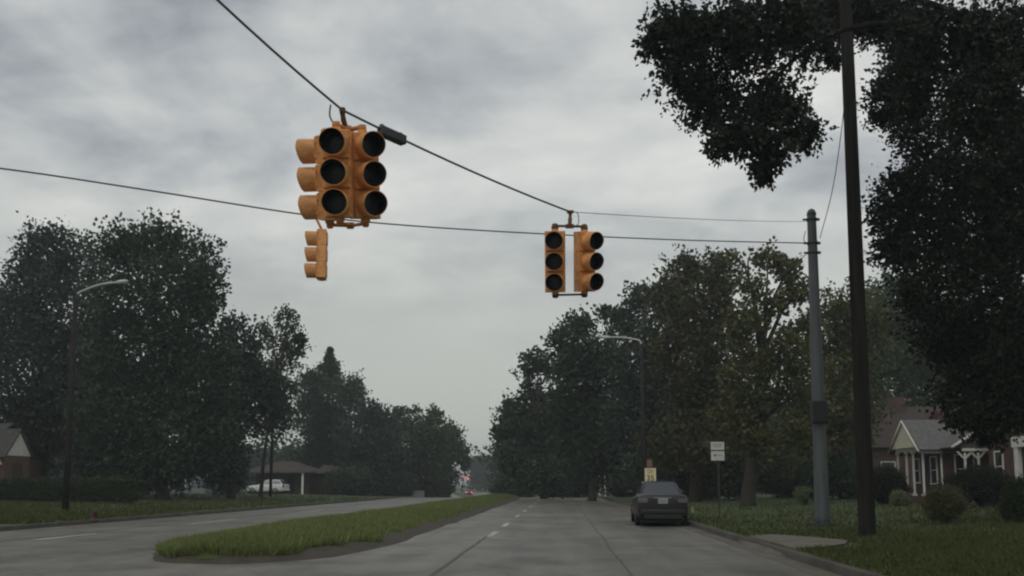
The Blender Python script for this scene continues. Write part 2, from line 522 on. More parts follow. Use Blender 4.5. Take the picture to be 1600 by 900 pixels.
# median: rounded nose near the camera, mounded turf, low kerb
MR, ML, MY0 = -3.95, -7.9, 14.8
def med_edges(y):
    t = min(1.0, max(0.0, (y - MY0) / 4.5)); k = math.sqrt(max(0.0, 1 - (1 - t) ** 2))
    c = -5.9
    return c + (ML - c) * k, c + (MR - c) * k
MYS = [MY0, MY0 + 0.08, MY0 + 0.25, MY0 + 0.5, MY0 + 0.9, MY0 + 1.4, MY0 + 2, MY0 + 3, MY0 + 4.5, MY0 + 6, MY0 + 8] + \
      [y for y in range(25, 60, 2)] + [y for y in range(60, 300, 5)]
def med_z(x, y):
    l, r = med_edges(y)
    d = max(0.0, min(x - l, r - x))
    return 0.07 + 0.20 * sstep(0, 1.6, d)
NX = 13
vs, fs = [], []
for y in MYS:
    l, r = med_edges(y)
    for i in range(NX):
        x = l + (r - l) * (0.5 - 0.5 * math.cos(math.pi * i / (NX - 1)))
        vs.append((x + cx(y), y, gz(y) + med_z(x, y)))
for j in range(len(MYS) - 1):
    for i in range(NX - 1):
        fs.append((j * NX + i, j * NX + i + 1, (j + 1) * NX + i + 1, (j + 1) * NX + i))
# skirt
nb = len(vs)
ring = [(med_edges(y)[1], y) for y in MYS]; ringl = [(med_edges(y)[0], y) for y in MYS]
mb = MB(); mb.add(vs, fs, True)
tag(mb.build('median', M['lawn']), kind='structure')
mb = MB()
loop = [(x, y) for x, y in reversed(ringl)] + ring[1:]
vs, fs = [], []
for i_, (x, y) in enumerate(loop):
    a_ = loop[max(i_ - 1, 0)]; b_ = loop[min(i_ + 1, len(loop) - 1)]
    tx, ty = b_[0] - a_[0], b_[1] - a_[1]; l_ = math.hypot(tx, ty)
    nx_, ny_ = ty / l_, -tx / l_            # outward (loop runs up the left side backwards, round the nose, up the right side)
    w_ = 0.20 * noise.noise((x * 0.5, y * 0.6, 0)) + 0.10 * noise.noise((x, y * 2.1, 4))
    w_ += 0.10 if nx_ > 0 else -0.14
    for o_, z_ in ((0.27 + w_, -0.02), (0.12 + w_ * 0.6, 0.05), (-0.28, 0.13)):
        vs.append((x + cx(y) + nx_ * o_, y + ny_ * o_, gz(y) + z_))
for j_ in range(len(loop) - 1):
    for k in range(2):
        fs.append((3 * j_ + k, 3 * j_ + k + 1, 3 * j_ + k + 4, 3 * j_ + k + 3))
mb.add(vs, fs, True)
tag(mb.build('median_edge', M['soil']), kind='structure')

# gutters: paler concrete strips along the median and kerbs
def flat(name, xa, xb, y0, y1, z, m, wob=0.0, step=2.0, seed=0):
    n = max(2, int((y1 - y0) / step)); vs, fs = [], []
    for j in range(n + 1):
        y = y0 + (y1 - y0) * j / n
        w = wob * (noise.noise((y * 0.25, seed, 0)) + 0.5 * noise.noise((y * 1.7, seed, 3)))
        vs += [(xa + w + cx(y), y, gz(y) + z), (xb + w + cx(y), y, gz(y) + z)]
    for j in range(n): fs.append((2 * j, 2 * j + 1, 2 * j + 3, 2 * j + 2))
    mb = MB(); mb.add(vs, fs)
    return mb.build(name, m)
tag(flat('gutter', ML - 0.75, ML - 0.1, 21, 110, 0.004, M['concrete']), kind='structure')
tag(flat('gutter', RX - 0.38, RX - 0.002, 4, 110, 0.004, M['apron']), kind='structure')
# sealed joints, each one long irregular tar line
tag(flat('road_joint', -1.90, -1.83, 6, 23, 0.005, M['tar'], 0.05, 0.35, 1), kind='structure')
tag(flat('road_joint', 0.985, 1.02, 6, 62, 0.005, M['tar'], 0.05, 0.35, 4), kind='structure')
tag(flat('road_joint', -12.9, -12.8, 14, 60, 0.005, M['tar'], 0.12, 0.9, 9), kind='structure')
for (a, b) in ((22.4, 25.0), (27.8, 30.6), (36, 38.4), (43, 46), (51, 54), (60, 63), (70, 73)):
    tag(flat('road_marking', -1.86, -1.70, a, b, 0.009, M['paint'], 0, 0.5), kind='structure')
for (a, b) in ((20.5, 23.3), (29.5, 33.5), (42, 46), (54, 58)):
    tag(flat('road_marking', -12.35, -12.18, a, b, 0.009, M['paint'], 0, 0.5), kind='structure')
# concrete apron through the right kerb
mb = MB()
vs, fs = [], []
for j, y in enumerate((16.6, 17.0, 17.6, 18.6, 19.6, 20.4, 20.8)):
    w = 1.75 - 1.1 * abs(j - 3) / 3
    for x, z in ((RX - 0.2 + 0.2 * abs(j - 3) / 3, 0.008), (RX + 0.05, 0.10), (RX + 0.3, 0.150), (RX + w, 0.185)):
        vs.append((x, y, z))
for j in range(6):
    for i in range(3): fs.append((j * 4 + i, j * 4 + i + 1, j * 4 + i + 5, j * 4 + i + 4))
mb.add(vs, fs, True)
tag(mb.build('driveway_apron', M['apron']), kind='structure')

# ------------------------------------------------------------------ grass (numpy)
def np_mesh(name, verts, faces_n, per, m, parent=None):
    """verts (n*per,3), each face uses its own `per` vertices"""
    me = bpy.data.meshes.new(name)
    nv = faces_n * per
    me.vertices.add(nv); me.vertices.foreach_set('co', verts.astype(np.float32).ravel())
    me.loops.add(nv); me.loops.foreach_set('vertex_index', np.arange(nv, dtype=np.int32))
    me.polygons.add(faces_n)
    me.polygons.foreach_set('loop_start', np.arange(0, nv, per, dtype=np.int32))
    me.polygons.foreach_set('loop_total', np.full(faces_n, per, dtype=np.int32))
    me.materials.append(m); me.update(calc_edges=True)
    o = bpy.data.objects.new(name, me); return link(o, parent)

def blades(name, pts, h, w, m, seed):
    rng = np.random.default_rng(seed)
    n = len(pts)
    a = rng.uniform(0, 2 * np.pi, n); hh = h * rng.uniform(0.5, 1.25, n) * pts[:, 3]
    lean = rng.normal(0, 0.38, (n, 2)) * hh[:, None]
    ww = w * rng.uniform(0.6, 1.3, n)
    d = np.stack([np.cos(a), np.sin(a)], 1) * ww[:, None] / 2
    v = np.zeros((n, 3, 3))
    v[:, 0, :2] = pts[:, :2] - d; v[:, 1, :2] = pts[:, :2] + d; v[:, 2, :2] = pts[:, :2] + lean
    v[:, 0, 2] = v[:, 1, 2] = pts[:, 2] - 0.01; v[:, 2, 2] = pts[:, 2] + hh
    o = np_mesh(name, v.reshape(-1, 3), n, 3, m)
    return tag(o, kind='stuff')

def scatter(n, y0, y1, xf, zf, seed, power=2.0, patch=0.0):
    rng = random.Random(seed); pts = []
    while len(pts) < n:
        t = rng.random()
        y = 1.0 / ((1 - t) / y0 + t / y1)          # even on the picture
        a, b = xf(y)
        x = a + (b - a) * rng.random()
        q = 0.5 + 0.5 * noise.noise((x * 0.35, y * 0.35, seed))
        if rng.random() < patch * (1 - q): continue
        pts.append((x + cx(y), y, zf(x, y), 0.55 + 0.9 * q))
    return np.array(pts)

p = scatter(70000, MY0 + 0.25, 95, lambda y: (med_edges(y)[0] + 0.12 * noise.noise((y * 1.3, 0, 0)), med_edges(y)[1] - 0.22 - 0.45 * noise.noise((y * 0.8, 7, 0))), lambda x, y: gz(y) + med_z(x, y), 3, patch=0.4)
tag(blades('median_grass', p, 0.17, 0.05, M['grass_tall'], 3), 'tall rough green grass covering the median strip')
p = scatter(64000, 10.8, 60, lambda y: (RX + 0.15, RX + 3 + y * 0.62), lambda x, y: LZ(x, y), 5, patch=0.5)
p = p[~((p[:, 0] < RX + 1.7) & (p[:, 1] > 16.8) & (p[:, 1] < 20.6))]
tag(blades('lawn_grass', p, 0.10, 0.045, M['grass'], 5), 'short green grass on the right hand verge')
p = scatter(26000, 26, 90, lambda y: (LX - 4 - y * 0.3, LX - 0.12), lambda x, y: LZ(x, y), 8, patch=0.5)
tag(blades('lawn_grass', p, 0.13, 0.07, M['grass'], 8), 'short green grass on the left hand verge')

# ------------------------------------------------------------------ trees
LEAF_K = 22.0
LEAF_S = 0.80
TOTAL = [0]
def norm(a): return a / np.maximum(np.linalg.norm(a, axis=-1, keepdims=True), 1e-9)

def leaf_mesh(name, lobes, leaf, spl, k, m, seed, parent, up=0.35, gap=0.0, gfreq=None, nleaf=11, jit=0.3, drift=(0, 0, 0), wid=0.42, inner=0.45, shoots=0.10, ragged=0.42, shoot_len=1.3):
    """lobes: (centre xyz, radii xyz) in world space. Sprigs of leaves fill every lobe, densest towards its skin."""
    rng = np.random.default_rng(seed)
    P, A, SP = [], [], []
    for c, r in lobes:
        c = np.array(c); r = np.array(r)
        area = (r[0] * r[2] + r[0] * r[1] + r[1] * r[2]) / 3
        n = max(45, int(LEAF_K * k * area * 4 / (spl * spl)))
        d = norm(rng.normal(size=(n, 3)))
        t = 1 - (1 - inner) * rng.random(n) ** 1.6
        lsp = min(spl, 0.75 * float(min(r[0], r[2])))
        r = np.maximum(r - 0.42 * lsp, 0.4 * r)
        SP.append(np.full(n, lsp))
        wob = np.array([noise.noise(tuple(q * 2.2 + c)) for q in d])
        pt = c + d * r * (t * (0.92 + ragged * wob))[:, None]
        P.append(pt); A.append(d)
        ns = int(n * shoots)                     # longer shoots breaking the outline
        if ns:
            d2 = norm(rng.normal(size=(ns, 3)) + np.array([0, 0, 0.35 if up > 0 else -0.2])); P.append(c + d2 * r * rng.uniform(0.92, 1.12, ns)[:, None]); A.append(d2 * 1.5)
            SP.append(np.full(ns, lsp * shoot_len))
    P = np.concatenate(P); A = np.concatenate(A); SP = np.concatenate(SP)
    if gap > 0:
        fr = gfreq or 0.8
        q = np.array([noise.noise(tuple(p * fr)) for p in P])
        keep = q > gap - 0.52
        P = P[keep]; A = A[keep]; SP = SP[keep]
    n = len(P)
    ax = norm(A * 0.75 + np.array([0, 0, up]) + np.array(drift) + rng.normal(size=(n, 3)) * 0.45)
    ln = SP * rng.uniform(0.6, 1.25, n)
    t = np.linspace(0, 1, nleaf)[None, :]
    base = P[:, None, :] + ax[:, None, :] * (ln[:, None] * t)[..., None]
    base = base + rng.normal(size=base.shape) * SP[:, None, None] * jit * (0.35 + 0.65 * (1 - t))[..., None]
    ld = norm(ax[:, None, :] * 0.8 + rng.normal(size=base.shape) * 0.75)
    base = base.reshape(-1, 3); ld = ld.reshape(-1, 3)
    w = norm(np.cross(ld, rng.normal(size=ld.shape)))
    s = LEAF_S * leaf * rng.uniform(0.6, 1.3, len(base))[:, None]
    TOTAL[0] += len(base)
    v = np.stack([base, base + ld * s * 0.45 + w * s * wid, base + ld * s, base + ld * s * 0.45 - w * s * wid], 1)
    return np_mesh(name, v.reshape(-1, 3), len(base), 4, m, parent)

TREE_TRIS = 0
def tree(name, label, cat, base_px, d, lobes, m, leaf=0.26, spl=0.9, k=1.3, gap=0.25, seed=1, up=0.35, trunk_r=0.28,
         fork=None, limb_k=1.0, boughs=None, group=None, depth_k=1.0, drift=(0, 0, 0), gfreq=0.55, limbs=True, jit=0.3, nleaf=11, base_x=None, inner=0.45, wid=0.42, shoots=0.10, ragged=0.42, shoot_len=1.3):
    global TREE_TRIS
    rnd = random.Random(seed)
    bx = base_x if base_x is not None else GX(base_px, d)
    root = thing(name, label, cat, (bx, d, LZ(bx, d) if abs(bx) < 150 else gz(d)), 0, group)
    o0 = Vector(root.location)
    LB = []
    for lb in lobes:
        px, py, rx, rz = lb[:4]; dd = lb[4] if len(lb) > 4 else rnd.uniform(-1, 1) * 0.03 * d
        c = U(px, py, d + dd) - o0
        s = (d + dd) / F
        LB.append((tuple(c), (rx * s, (rx + rz) / 2 * s * depth_k, rz * s)))
    tb = MB()
    if boughs:
        limbs = False
        BP = []
        first = U(boughs[0][0][0][0], boughs[0][0][0][1], d) - o0
        for bp, r0, r1 in boughs:
            pp = catmull([U(a_, b_, d + (c_[0] if c_ else 0)) - o0 for a_, b_, *c_ in bp], 4)
            tb.tube(pp, [r0 + (r1 - r0) * i / (len(pp) - 1) for i in range(len(pp))], 8)
            BP += pp
        for c, r in LB:
            c = Vector(c); st = min(BP, key=lambda q_: (q_ - c).length + 0.35 * abs(q_.z - c.z))
            md_ = st.lerp(c, 0.5) + Vector((0, 0, 0.12 * (c - st).length))
            tb.tube([st, md_, c], [0.035, 0.025, 0.01], 5)
            for q in range(3):
                e = c + Vector((rnd.uniform(-1, 1) * r[0], rnd.uniform(-1, 1) * r[1], rnd.uniform(-1, 0.6) * r[2])) * 0.8
                tb.tube([md_, (md_ + e) / 2 + Vector((0, 0, 0.1)), e], [0.02, 0.014, 0.006], 4)
        fork = first.z
    zs = [c[2] for c, r in LB]; zmin, zmax = min(zs), max(zs)
    ctr = Vector((sum(c[0] * r[0] for c, r in LB) / sum(r[0] for c, r in LB), 0, 0))
    fz = fork if fork is not None else max(1.6, zmin * 0.75)
    f0 = Vector((ctr.x * 0.25, 0, fz)) if not boughs else first
    tb.tube([(0, 0, -0.25), (0, 0, 0.25), (ctr.x * 0.08, 0, fz * 0.5), f0], [trunk_r * 1.5, trunk_r * 1.1, trunk_r * 0.95, trunk_r * 0.85], 9)
    if limbs:
        top = max(LB, key=lambda q: q[0][2])[0]
        lead = Vector(top)
        tb.tube([f0, f0.lerp(lead, 0.45) + Vector((0.04 * d * rnd.uniform(-.2, .2), 0, 0)), lead], [trunk_r * 0.8, trunk_r * 0.45 * limb_k, 0.03], 7)
        for c, r in LB:
            c = Vector(c)
            if (c - lead).length < 0.1: continue
            tt = min(0.9, max(0.0, (c.z - fz) / max(0.5, lead.z - fz) * 0.6))
            st = f0.lerp(lead, tt)
            mid = st.lerp(c, 0.55) + Vector((0, 0, 0.12 * (c - st).length))
            rr = trunk_r * 0.42 * limb_k
            tb.tube([st, mid, c], [rr, rr * 0.6, 0.025], 6)
            for q in range(3):
                e = c + Vector((rnd.uniform(-1, 1) * r[0], rnd.uniform(-1, 1) * r[1], rnd.uniform(-0.3, 1) * r[2])) * 0.85
                tb.tube([mid.lerp(c, 0.3 + 0.2 * q), (mid.lerp(c, .6) + e) / 2, e], [rr * 0.4, rr * 0.28, 0.015], 5)
    tb.build('trunk', M['wood'] if boughs else M['bark'], root)
    cr_ = leaf_mesh('crown', LB, leaf, spl, k, m, seed, root, up, gap, gfreq, nleaf, jit, drift, wid, inner, shoots, ragged, shoot_len)
    TREE_TRIS += len(cr_.data.polygons) * 2
    return root

# left side, from the left edge of the frame to the vanishing road
tree('broadleaf_tree', 'dark spreading tree at the far left, rising behind the long clipped hedge', 'tree', 70, 63,
     [(75, 398, 46, 44), (38, 440, 34, 40), (120, 425, 45, 48), (10, 500, 50, 62), (95, 500, 80, 70), (-50, 560, 60, 80), (50, 590, 95, 90), (140, 600, 80, 90),
      (60, 660, 80, 55), (110, 690, 70, 60), (150, 730, 50, 34)], M['leaf_cool'], 0.34, 1.25, 1.0, 0.20, 11, trunk_r=0.4)
tree('broadleaf_tree', 'tallest dark tree on the left, its crown top beside the street lamp arm', 'tree', 255, 58,
     [(245, 388, 52, 42), (190, 398, 45, 40), (300, 405, 40, 45), (322, 455, 28, 45), (270, 450, 60, 50), (200, 480, 60, 50), (300, 520, 55, 60), (225, 560, 95, 80), (310, 600, 75, 80),
      (180, 640, 70, 80), (260, 680, 110, 70), (240, 730, 90, 40)], M['leaf_dark'], 0.34, 1.25, 1.0, 0.20, 12, trunk_r=0.42)
tree('broadleaf_tree', 'dark sloping crown on the right shoulder of the tallest left tree', 'tree', 362, 66,
     [(372, 530, 36, 36), (408, 575, 30, 42), (370, 600, 60, 60), (415, 640, 35, 55), (340, 680, 48, 55), (345, 730, 34, 32)], M['leaf_cool'], 0.36, 1.3, 1.0, 0.22, 13, trunk_r=0.3)
tree('sparse_tree', 'thin wispy tree with gappy foliage beside the dark left crowns', 'tree', 408, 74,
     [(448, 505, 20, 24), (432, 535, 22, 26), (460, 545, 20, 18), (440, 575, 26, 26), (468, 530, 10, 8), (420, 515, 10, 14), (425, 610, 28, 24), (450, 615, 18, 22), (430, 655, 30, 30)],
     M['leaf_mid'], 0.30, 1.0, 0.6, 0.42, 14, trunk_r=0.16, gfreq=1.1)
tree('spire_tree', 'dark round tree topped by a small pointed spire left of the road', 'tree', 515, 116,
     [(515, 552, 4, 11, 0), (515, 566, 9, 8, 0), (515, 578, 15, 9, 0), (510, 592, 24, 20), (488, 600, 20, 20), (538, 605, 24, 22), (515, 630, 45, 34), (556, 622, 14, 22), (485, 650, 25, 38), (520, 690, 45, 40), (500, 730, 50, 32)],
     M['leaf_dark'], 0.45, 1.5, 1.1, 0.25, 15, trunk_r=0.32)
tree('broadleaf_tree', 'low dark tree between the spire topped tree and the loose topped one', 'tree', 585, 112,
     [(578, 650, 22, 20), (598, 662, 18, 20), (560, 690, 35, 42), (600, 705, 38, 44), (575, 745, 48, 26)], M['leaf_cool'], 0.48, 1.6, 1.1, 0.2, 16, trunk_r=0.3)
tree('broadleaf_tree', 'mid green tree with a loose lacy top, left of the road end', 'tree', 655, 124,
     [(625, 652, 18, 14), (652, 645, 16, 10), (678, 652, 18, 14), (640, 690, 42, 38), (678, 700, 36, 42), (650, 740, 50, 26)], M['leaf_mid'], 0.5, 1.6, 1.0, 0.32, 17, trunk_r=0.3)
tree('broadleaf_tree', 'tree leaning over the far left kerb, nearest the distant red lights', 'tree', 700, 140,
     [(704, 682, 17, 17), (722, 700, 11, 18), (702, 715, 22, 32), (726, 724, 8, 12), (690, 745, 26, 20)], M['leaf_dark'], 0.5, 1.6, 1.0, 0.3, 18, trunk_r=0.25)
tree('distant_tree', 'hazy distant tree closing the end of the road between both tree rows', 'tree', 758, 300,
     [(752, 730, 16, 15), (772, 732, 18, 15), (762, 748, 30, 16), (795, 738, 20, 18)], M['leaf_cool'], 1.0, 2.6, 1.3, 0.1, 19, trunk_r=0.4)

# right side, from the vanishing road outwards
tree('broadleaf_tree', 'leafy tree overhanging the road end, leftmost of the right hand row', 'tree', 850, 84,
     [(786, 672, 16, 16), (805, 645, 22, 20), (828, 618, 18, 20), (818, 585, 18, 18), (840, 565, 22, 18), (870, 590, 34, 34), (850, 640, 32, 34), (815, 690, 32, 26), (870, 690, 46, 44), (800, 726, 24, 24), (850, 745, 50, 26)],
     M['leaf_dark'], 0.42, 1.4, 1.0, 0.28, 21, trunk_r=0.32, gfreq=0.7)
tree('broadleaf_tree', 'dark tree right of the hanging signal pair, with bristling upright shoots', 'tree', 925, 72,
     [(905, 512, 24, 20), (880, 535, 24, 22), (950, 496, 22, 18), (935, 530, 38, 32), (905, 580, 46, 42), (955, 590, 42, 50), (900, 650, 48, 50), (950, 680, 50, 50), (920, 735, 55, 32)],
     M['leaf_dark'], 0.38, 1.35, 1.0, 0.16, 22, up=0.7, trunk_r=0.3)
tree('broadleaf_tree', 'greyish tree with a pointed shoulder behind the right street lamp', 'tree', 1005, 66,
     [(1012, 442, 15, 18), (1005, 472, 28, 26), (985, 510, 30, 32), (1030, 505, 32, 40), (1005, 580, 52, 55), (1040, 620, 50, 60), (990, 670, 46, 55), (1030, 720, 50, 40)],
     M['leaf_cool'], 0.36, 1.3, 1.0, 0.18, 23, trunk_r=0.3)
tree('broadleaf_tree', 'tall rust tinged tree, highest crown of the right hand row', 'tree', 1085, 58,
     [(1100, 412, 30, 28), (1062, 430, 26, 26), (1128, 436, 28, 30), (1045, 475, 34, 34), (1095, 480, 54, 50), (1130, 540, 50, 55), (1070, 560, 58, 60), (1100, 640, 70, 60), (1060, 700, 60, 45), (1125, 715, 50, 40)],
     M['leaf_rust'], 0.34, 1.25, 1.0, 0.12, 24, trunk_r=0.34)
tree('broadleaf_tree', 'open yellowish tree with sky showing through, left of the grey steel pole', 'tree', 1168, 47,
     [(1160, 405, 22, 16), (1200, 408, 24, 18), (1228, 425, 20, 20), (1172, 448, 24, 24), (1245, 460, 24, 24), (1205, 480, 22, 24), (1165, 520, 30, 36), (1255, 520, 28, 30), (1225, 560, 40, 34), (1180, 600, 54, 44), (1250, 625, 48, 44), (1160, 670, 55, 40), (1235, 690, 55, 36)],
     M['leaf_warm'], 0.28, 0.9, 0.85, 0.36, 25, trunk_r=0.36, gfreq=0.9)
tree('broadleaf_tree', 'olive tree showing between the grey steel pole and the dark wooden pole', 'tree', 1318, 58,
     [(1325, 462, 30, 28), (1300, 490, 28, 34), (1350, 520, 40, 50), (1310, 560, 46, 46), (1285, 620, 44, 50), (1330, 630, 42, 60), (1300, 690, 56, 45)],
     M['leaf_warm'], 0.30, 1.1, 1.0, 0.24, 26, trunk_r=0.3)
tree('broadleaf_tree', 'green tree standing behind the brick houses right of the wooden pole', 'tree', 1400, 84,
     [(1400, 480, 50, 50), (1370, 540, 50, 55), (1440, 540, 60, 70), (1400, 600, 70, 50), (1500, 560, 80, 80), (1580, 600, 70, 80)],
     M['leaf_mid'], 0.36, 1.3, 1.0, 0.2, 27, trunk_r=0.34)
# big near tree whose trunk stands outside the frame: its bough hangs over the verge
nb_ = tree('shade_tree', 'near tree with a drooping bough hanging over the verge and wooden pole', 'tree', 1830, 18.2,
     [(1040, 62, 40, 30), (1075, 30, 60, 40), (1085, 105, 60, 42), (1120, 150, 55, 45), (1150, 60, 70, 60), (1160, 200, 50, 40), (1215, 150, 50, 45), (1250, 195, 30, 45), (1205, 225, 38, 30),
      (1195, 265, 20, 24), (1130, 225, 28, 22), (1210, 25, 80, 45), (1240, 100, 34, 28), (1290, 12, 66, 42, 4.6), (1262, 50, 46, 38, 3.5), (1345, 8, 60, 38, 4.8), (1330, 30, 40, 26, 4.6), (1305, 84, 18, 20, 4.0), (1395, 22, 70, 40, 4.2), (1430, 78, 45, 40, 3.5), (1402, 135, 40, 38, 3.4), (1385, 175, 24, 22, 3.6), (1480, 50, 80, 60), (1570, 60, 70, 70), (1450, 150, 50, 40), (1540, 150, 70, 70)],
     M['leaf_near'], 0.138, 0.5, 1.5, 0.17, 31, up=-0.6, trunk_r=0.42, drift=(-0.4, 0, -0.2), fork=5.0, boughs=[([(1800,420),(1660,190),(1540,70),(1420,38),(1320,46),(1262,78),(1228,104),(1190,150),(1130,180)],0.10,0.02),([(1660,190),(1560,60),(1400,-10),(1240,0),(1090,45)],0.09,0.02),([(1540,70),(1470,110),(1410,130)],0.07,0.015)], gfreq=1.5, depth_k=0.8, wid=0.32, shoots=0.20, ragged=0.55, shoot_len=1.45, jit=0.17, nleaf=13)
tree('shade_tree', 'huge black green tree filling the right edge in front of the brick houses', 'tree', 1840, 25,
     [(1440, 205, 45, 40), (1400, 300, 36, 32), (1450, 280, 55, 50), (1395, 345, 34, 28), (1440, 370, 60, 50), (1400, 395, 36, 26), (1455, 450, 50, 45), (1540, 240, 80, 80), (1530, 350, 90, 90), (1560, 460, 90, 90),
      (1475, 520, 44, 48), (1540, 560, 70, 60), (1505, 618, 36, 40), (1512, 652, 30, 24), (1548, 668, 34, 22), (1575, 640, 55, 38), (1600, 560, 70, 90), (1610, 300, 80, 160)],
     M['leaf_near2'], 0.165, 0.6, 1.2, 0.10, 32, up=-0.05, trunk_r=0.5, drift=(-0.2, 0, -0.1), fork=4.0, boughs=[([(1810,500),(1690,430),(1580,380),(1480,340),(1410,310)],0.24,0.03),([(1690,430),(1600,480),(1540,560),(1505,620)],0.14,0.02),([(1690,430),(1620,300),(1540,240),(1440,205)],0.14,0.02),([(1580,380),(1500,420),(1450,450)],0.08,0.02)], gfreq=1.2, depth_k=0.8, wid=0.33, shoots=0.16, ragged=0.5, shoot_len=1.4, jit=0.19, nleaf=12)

# far woods that close the view under the crowns
fw = []
for px in list(range(-260, 660, 40)):
    dd = 175 + 25 * noise.noise((px * 0.02, 1, 0)); c = U(px, 735 + 8 * noise.noise((px * 0.05, 3, 0)), dd)
    fw.append((tuple(c), (50 * dd / F, 4, 42 * dd / F)))
for px in list(range(820, 1780, 45)):
    dd = 150 + 25 * noise.noise((px * 0.02, 9, 0)); c = U(px, 705 + 14 * noise.noise((px * 0.05, 3, 0)), dd)
    fw.append((tuple(c), (60 * dd / F, 4, 78 * dd / F)))
fo = leaf_mesh('far_woods', fw, 0.9, 2.0, 0.45, M['leaf_dark'], 90, None, inner=0.3)
tag(fo, 'dark far woods closing the view behind the tree rows', 'woods', kind='stuff')

# ------------------------------------------------------------------ shrubs and hedges
def shrub(name, label, cat, px, d, w, h, m, leaf=0.08, spl=0.22, k=1.2, seed=1, group=None, nl=5, up=0.3, gap=0.0):
    rnd = random.Random(seed)
    x = GX(px, d); root = thing(name, label, cat, (x, d, LZ(x, d)), 0, group)
    lobes = [((0, 0, h * 0.52), (w * 0.42, w * 0.4, h * 0.44))]
    for i in range(nl):
        a = rnd.uniform(0, 6.28)
        lobes.append(((math.cos(a) * w * 0.24, math.sin(a) * w * 0.22, h * rnd.uniform(0.3, 0.66)), (w * 0.26, w * 0.26, h * 0.30)))
    st = MB()
    for i in range(4):
        a = rnd.uniform(0, 6.28)
        st.tube([(0, 0, -0.05), (math.cos(a) * w * 0.1, math.sin(a) * w * 0.1, h * 0.3), (math.cos(a) * w * 0.25, math.sin(a) * w * 0.25, h * 0.6)], [0.03, 0.02, 0.01], 5)
    st.build('stem', M['bark'], root)
    leaf_mesh('foliage', lobes, leaf, spl, k, m, seed, root, up, gap, 2.0, 9, 0.3, inner=0.5)
    return root

shrub('round_shrub', 'tan rounded shrub alone on the lawn in front of the cream gabled house', 'shrub', 1477, 25.5, 1.18, 1.02, M['leaf_tan'], 0.06, 0.16, 1.1, 41)
shrub('shrub', 'dark green shrub cut by the right frame edge beside the tan round shrub', 'shrub', 1597, 25, 1.1, 1.22, M['leaf_hedge'], 0.07, 0.2, 1.1, 42)
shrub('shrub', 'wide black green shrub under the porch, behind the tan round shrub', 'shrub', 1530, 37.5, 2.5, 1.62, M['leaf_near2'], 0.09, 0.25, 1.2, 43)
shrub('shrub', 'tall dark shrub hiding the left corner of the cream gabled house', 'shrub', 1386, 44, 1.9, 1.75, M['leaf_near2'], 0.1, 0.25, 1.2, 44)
shrub('shrub', 'small pale green shrub at the foot of the cream gable porch', 'shrub', 1405, 41, 0.8, 0.62, M['leaf_light'], 0.09, 0.2, 0.9, 45)
shrub('shrub', 'low pale flowering shrub on the grass left of the grey steel pole', 'shrub', 1258, 46, 1.1, 0.9, M['leaf_light'], 0.09, 0.22, 0.6, 46, gap=0.5)
und = [(1095, 66, 4.6, 2.4, 'dark bush behind the parked sedan and the twin plate sign'), (1140, 60, 3.4, 2.6, 'dark bush right behind the twin plate sign post'),
       (1215, 66, 4.6, 2.9, 'dark bush left of the grey steel pole, under the yellowish tree'), (1262, 62, 3.2, 2.2, 'dark bush hidden half behind the grey steel pole'),
       (1310, 58, 3.6, 2.8, 'dark bush between the grey pole and the wooden pole'), (1372, 60, 3.2, 2.0, 'dark bush immediately right of the wooden pole, by the far house')]
for i, (px, d, w, h, lb) in enumerate(und):
    shrub('bush', lb, 'bush', px, d, w, h, M['leaf_dark'], 0.2, 0.55, 1.1, 50 + i, 'bushes under the right hand trees')
und = [(215, 80, 4.2, 2.4, 'dark bush at the right end of the long clipped hedge'), (360, 78, 3.2, 3.2, 'tall dark bush just left of the white parked car'),
       (545, 100, 5.5, 2.9, 'dark bush right of the low brown house'), (610, 112, 6, 3.2, 'dark bush left of the small grey cabinet'), (678, 128, 5, 3.4, 'dark bush right of the small grey cabinet')]
for i, (px, d, w, h, lb) in enumerate(und):
    shrub('bush', lb, 'bush', px, d, w, h, M['leaf_dark'], 0.28, 0.7, 1.1, 60 + i, 'bushes under the left hand trees')
und = [(800, 112, 5.5, 3.0, 'dark bush at the foot of the tree overhanging the road end'), (860, 100, 5, 2.4, 'dark bush left of the little white porch'), (905, 92, 4, 2.2, 'dark bush touching the left side of the little white porch'),
       (985, 84, 4, 2.2, 'dark bush behind the speed sign and parked sedan')]
for i, (px, d, w, h, lb) in enumerate(und):
    shrub('bush', lb, 'bush', px, d, w, h, M['leaf_dark'], 0.28, 0.7, 1.1, 70 + i, 'bushes along the right hand kerb in the distance')

# long clipped hedge on the left
d = 49.0; x0, x1 = GX(-60, d), GX(206, d)
hr = thing('hedge', 'long low clipped hedge in front of the white gabled house', 'hedge', ((x0 + x1) / 2, d, LZ((x0 + x1) / 2, d)))
for i in range(9):
    hx = (x0 - x1) / 2 + (x1 - x0) * (i + 0.5) / 9
    hb = MB(); hb.tube([(hx, 0, -0.1), (hx + 0.1, 0, 0.5), (hx - 0.1, 0.1, 0.9)], [0.05, 0.04, 0.02], 5)
    hb.build('stem', M['bark'], hr)
lob = []
for i in range(20):
    hx = (x0 - x1) / 2 + (x1 - x0) * (i + 0.5) / 20
    lob.append(((hx, 0, 0.62), (0.55, 0.5, 0.56 + 0.05 * random.random()))); lob.append(((hx + 0.2, 0, 0.30), (0.5, 0.55, 0.34)))
leaf_mesh('foliage', lob, 0.10, 0.22, 0.9, M['leaf_hedge'], 77, hr, 0.5, 0.0, None, 8, 0.3, inner=0.6)

# ------------------------------------------------------------------ span wires
def sag(a, b, s, n=14):
    a, b = Vector(a), Vector(b)
    return [a.lerp(b, i / n) - Vector((0, 0, 4 * s * (i / n) * (1 - i / n))) for i in range(n + 1)]

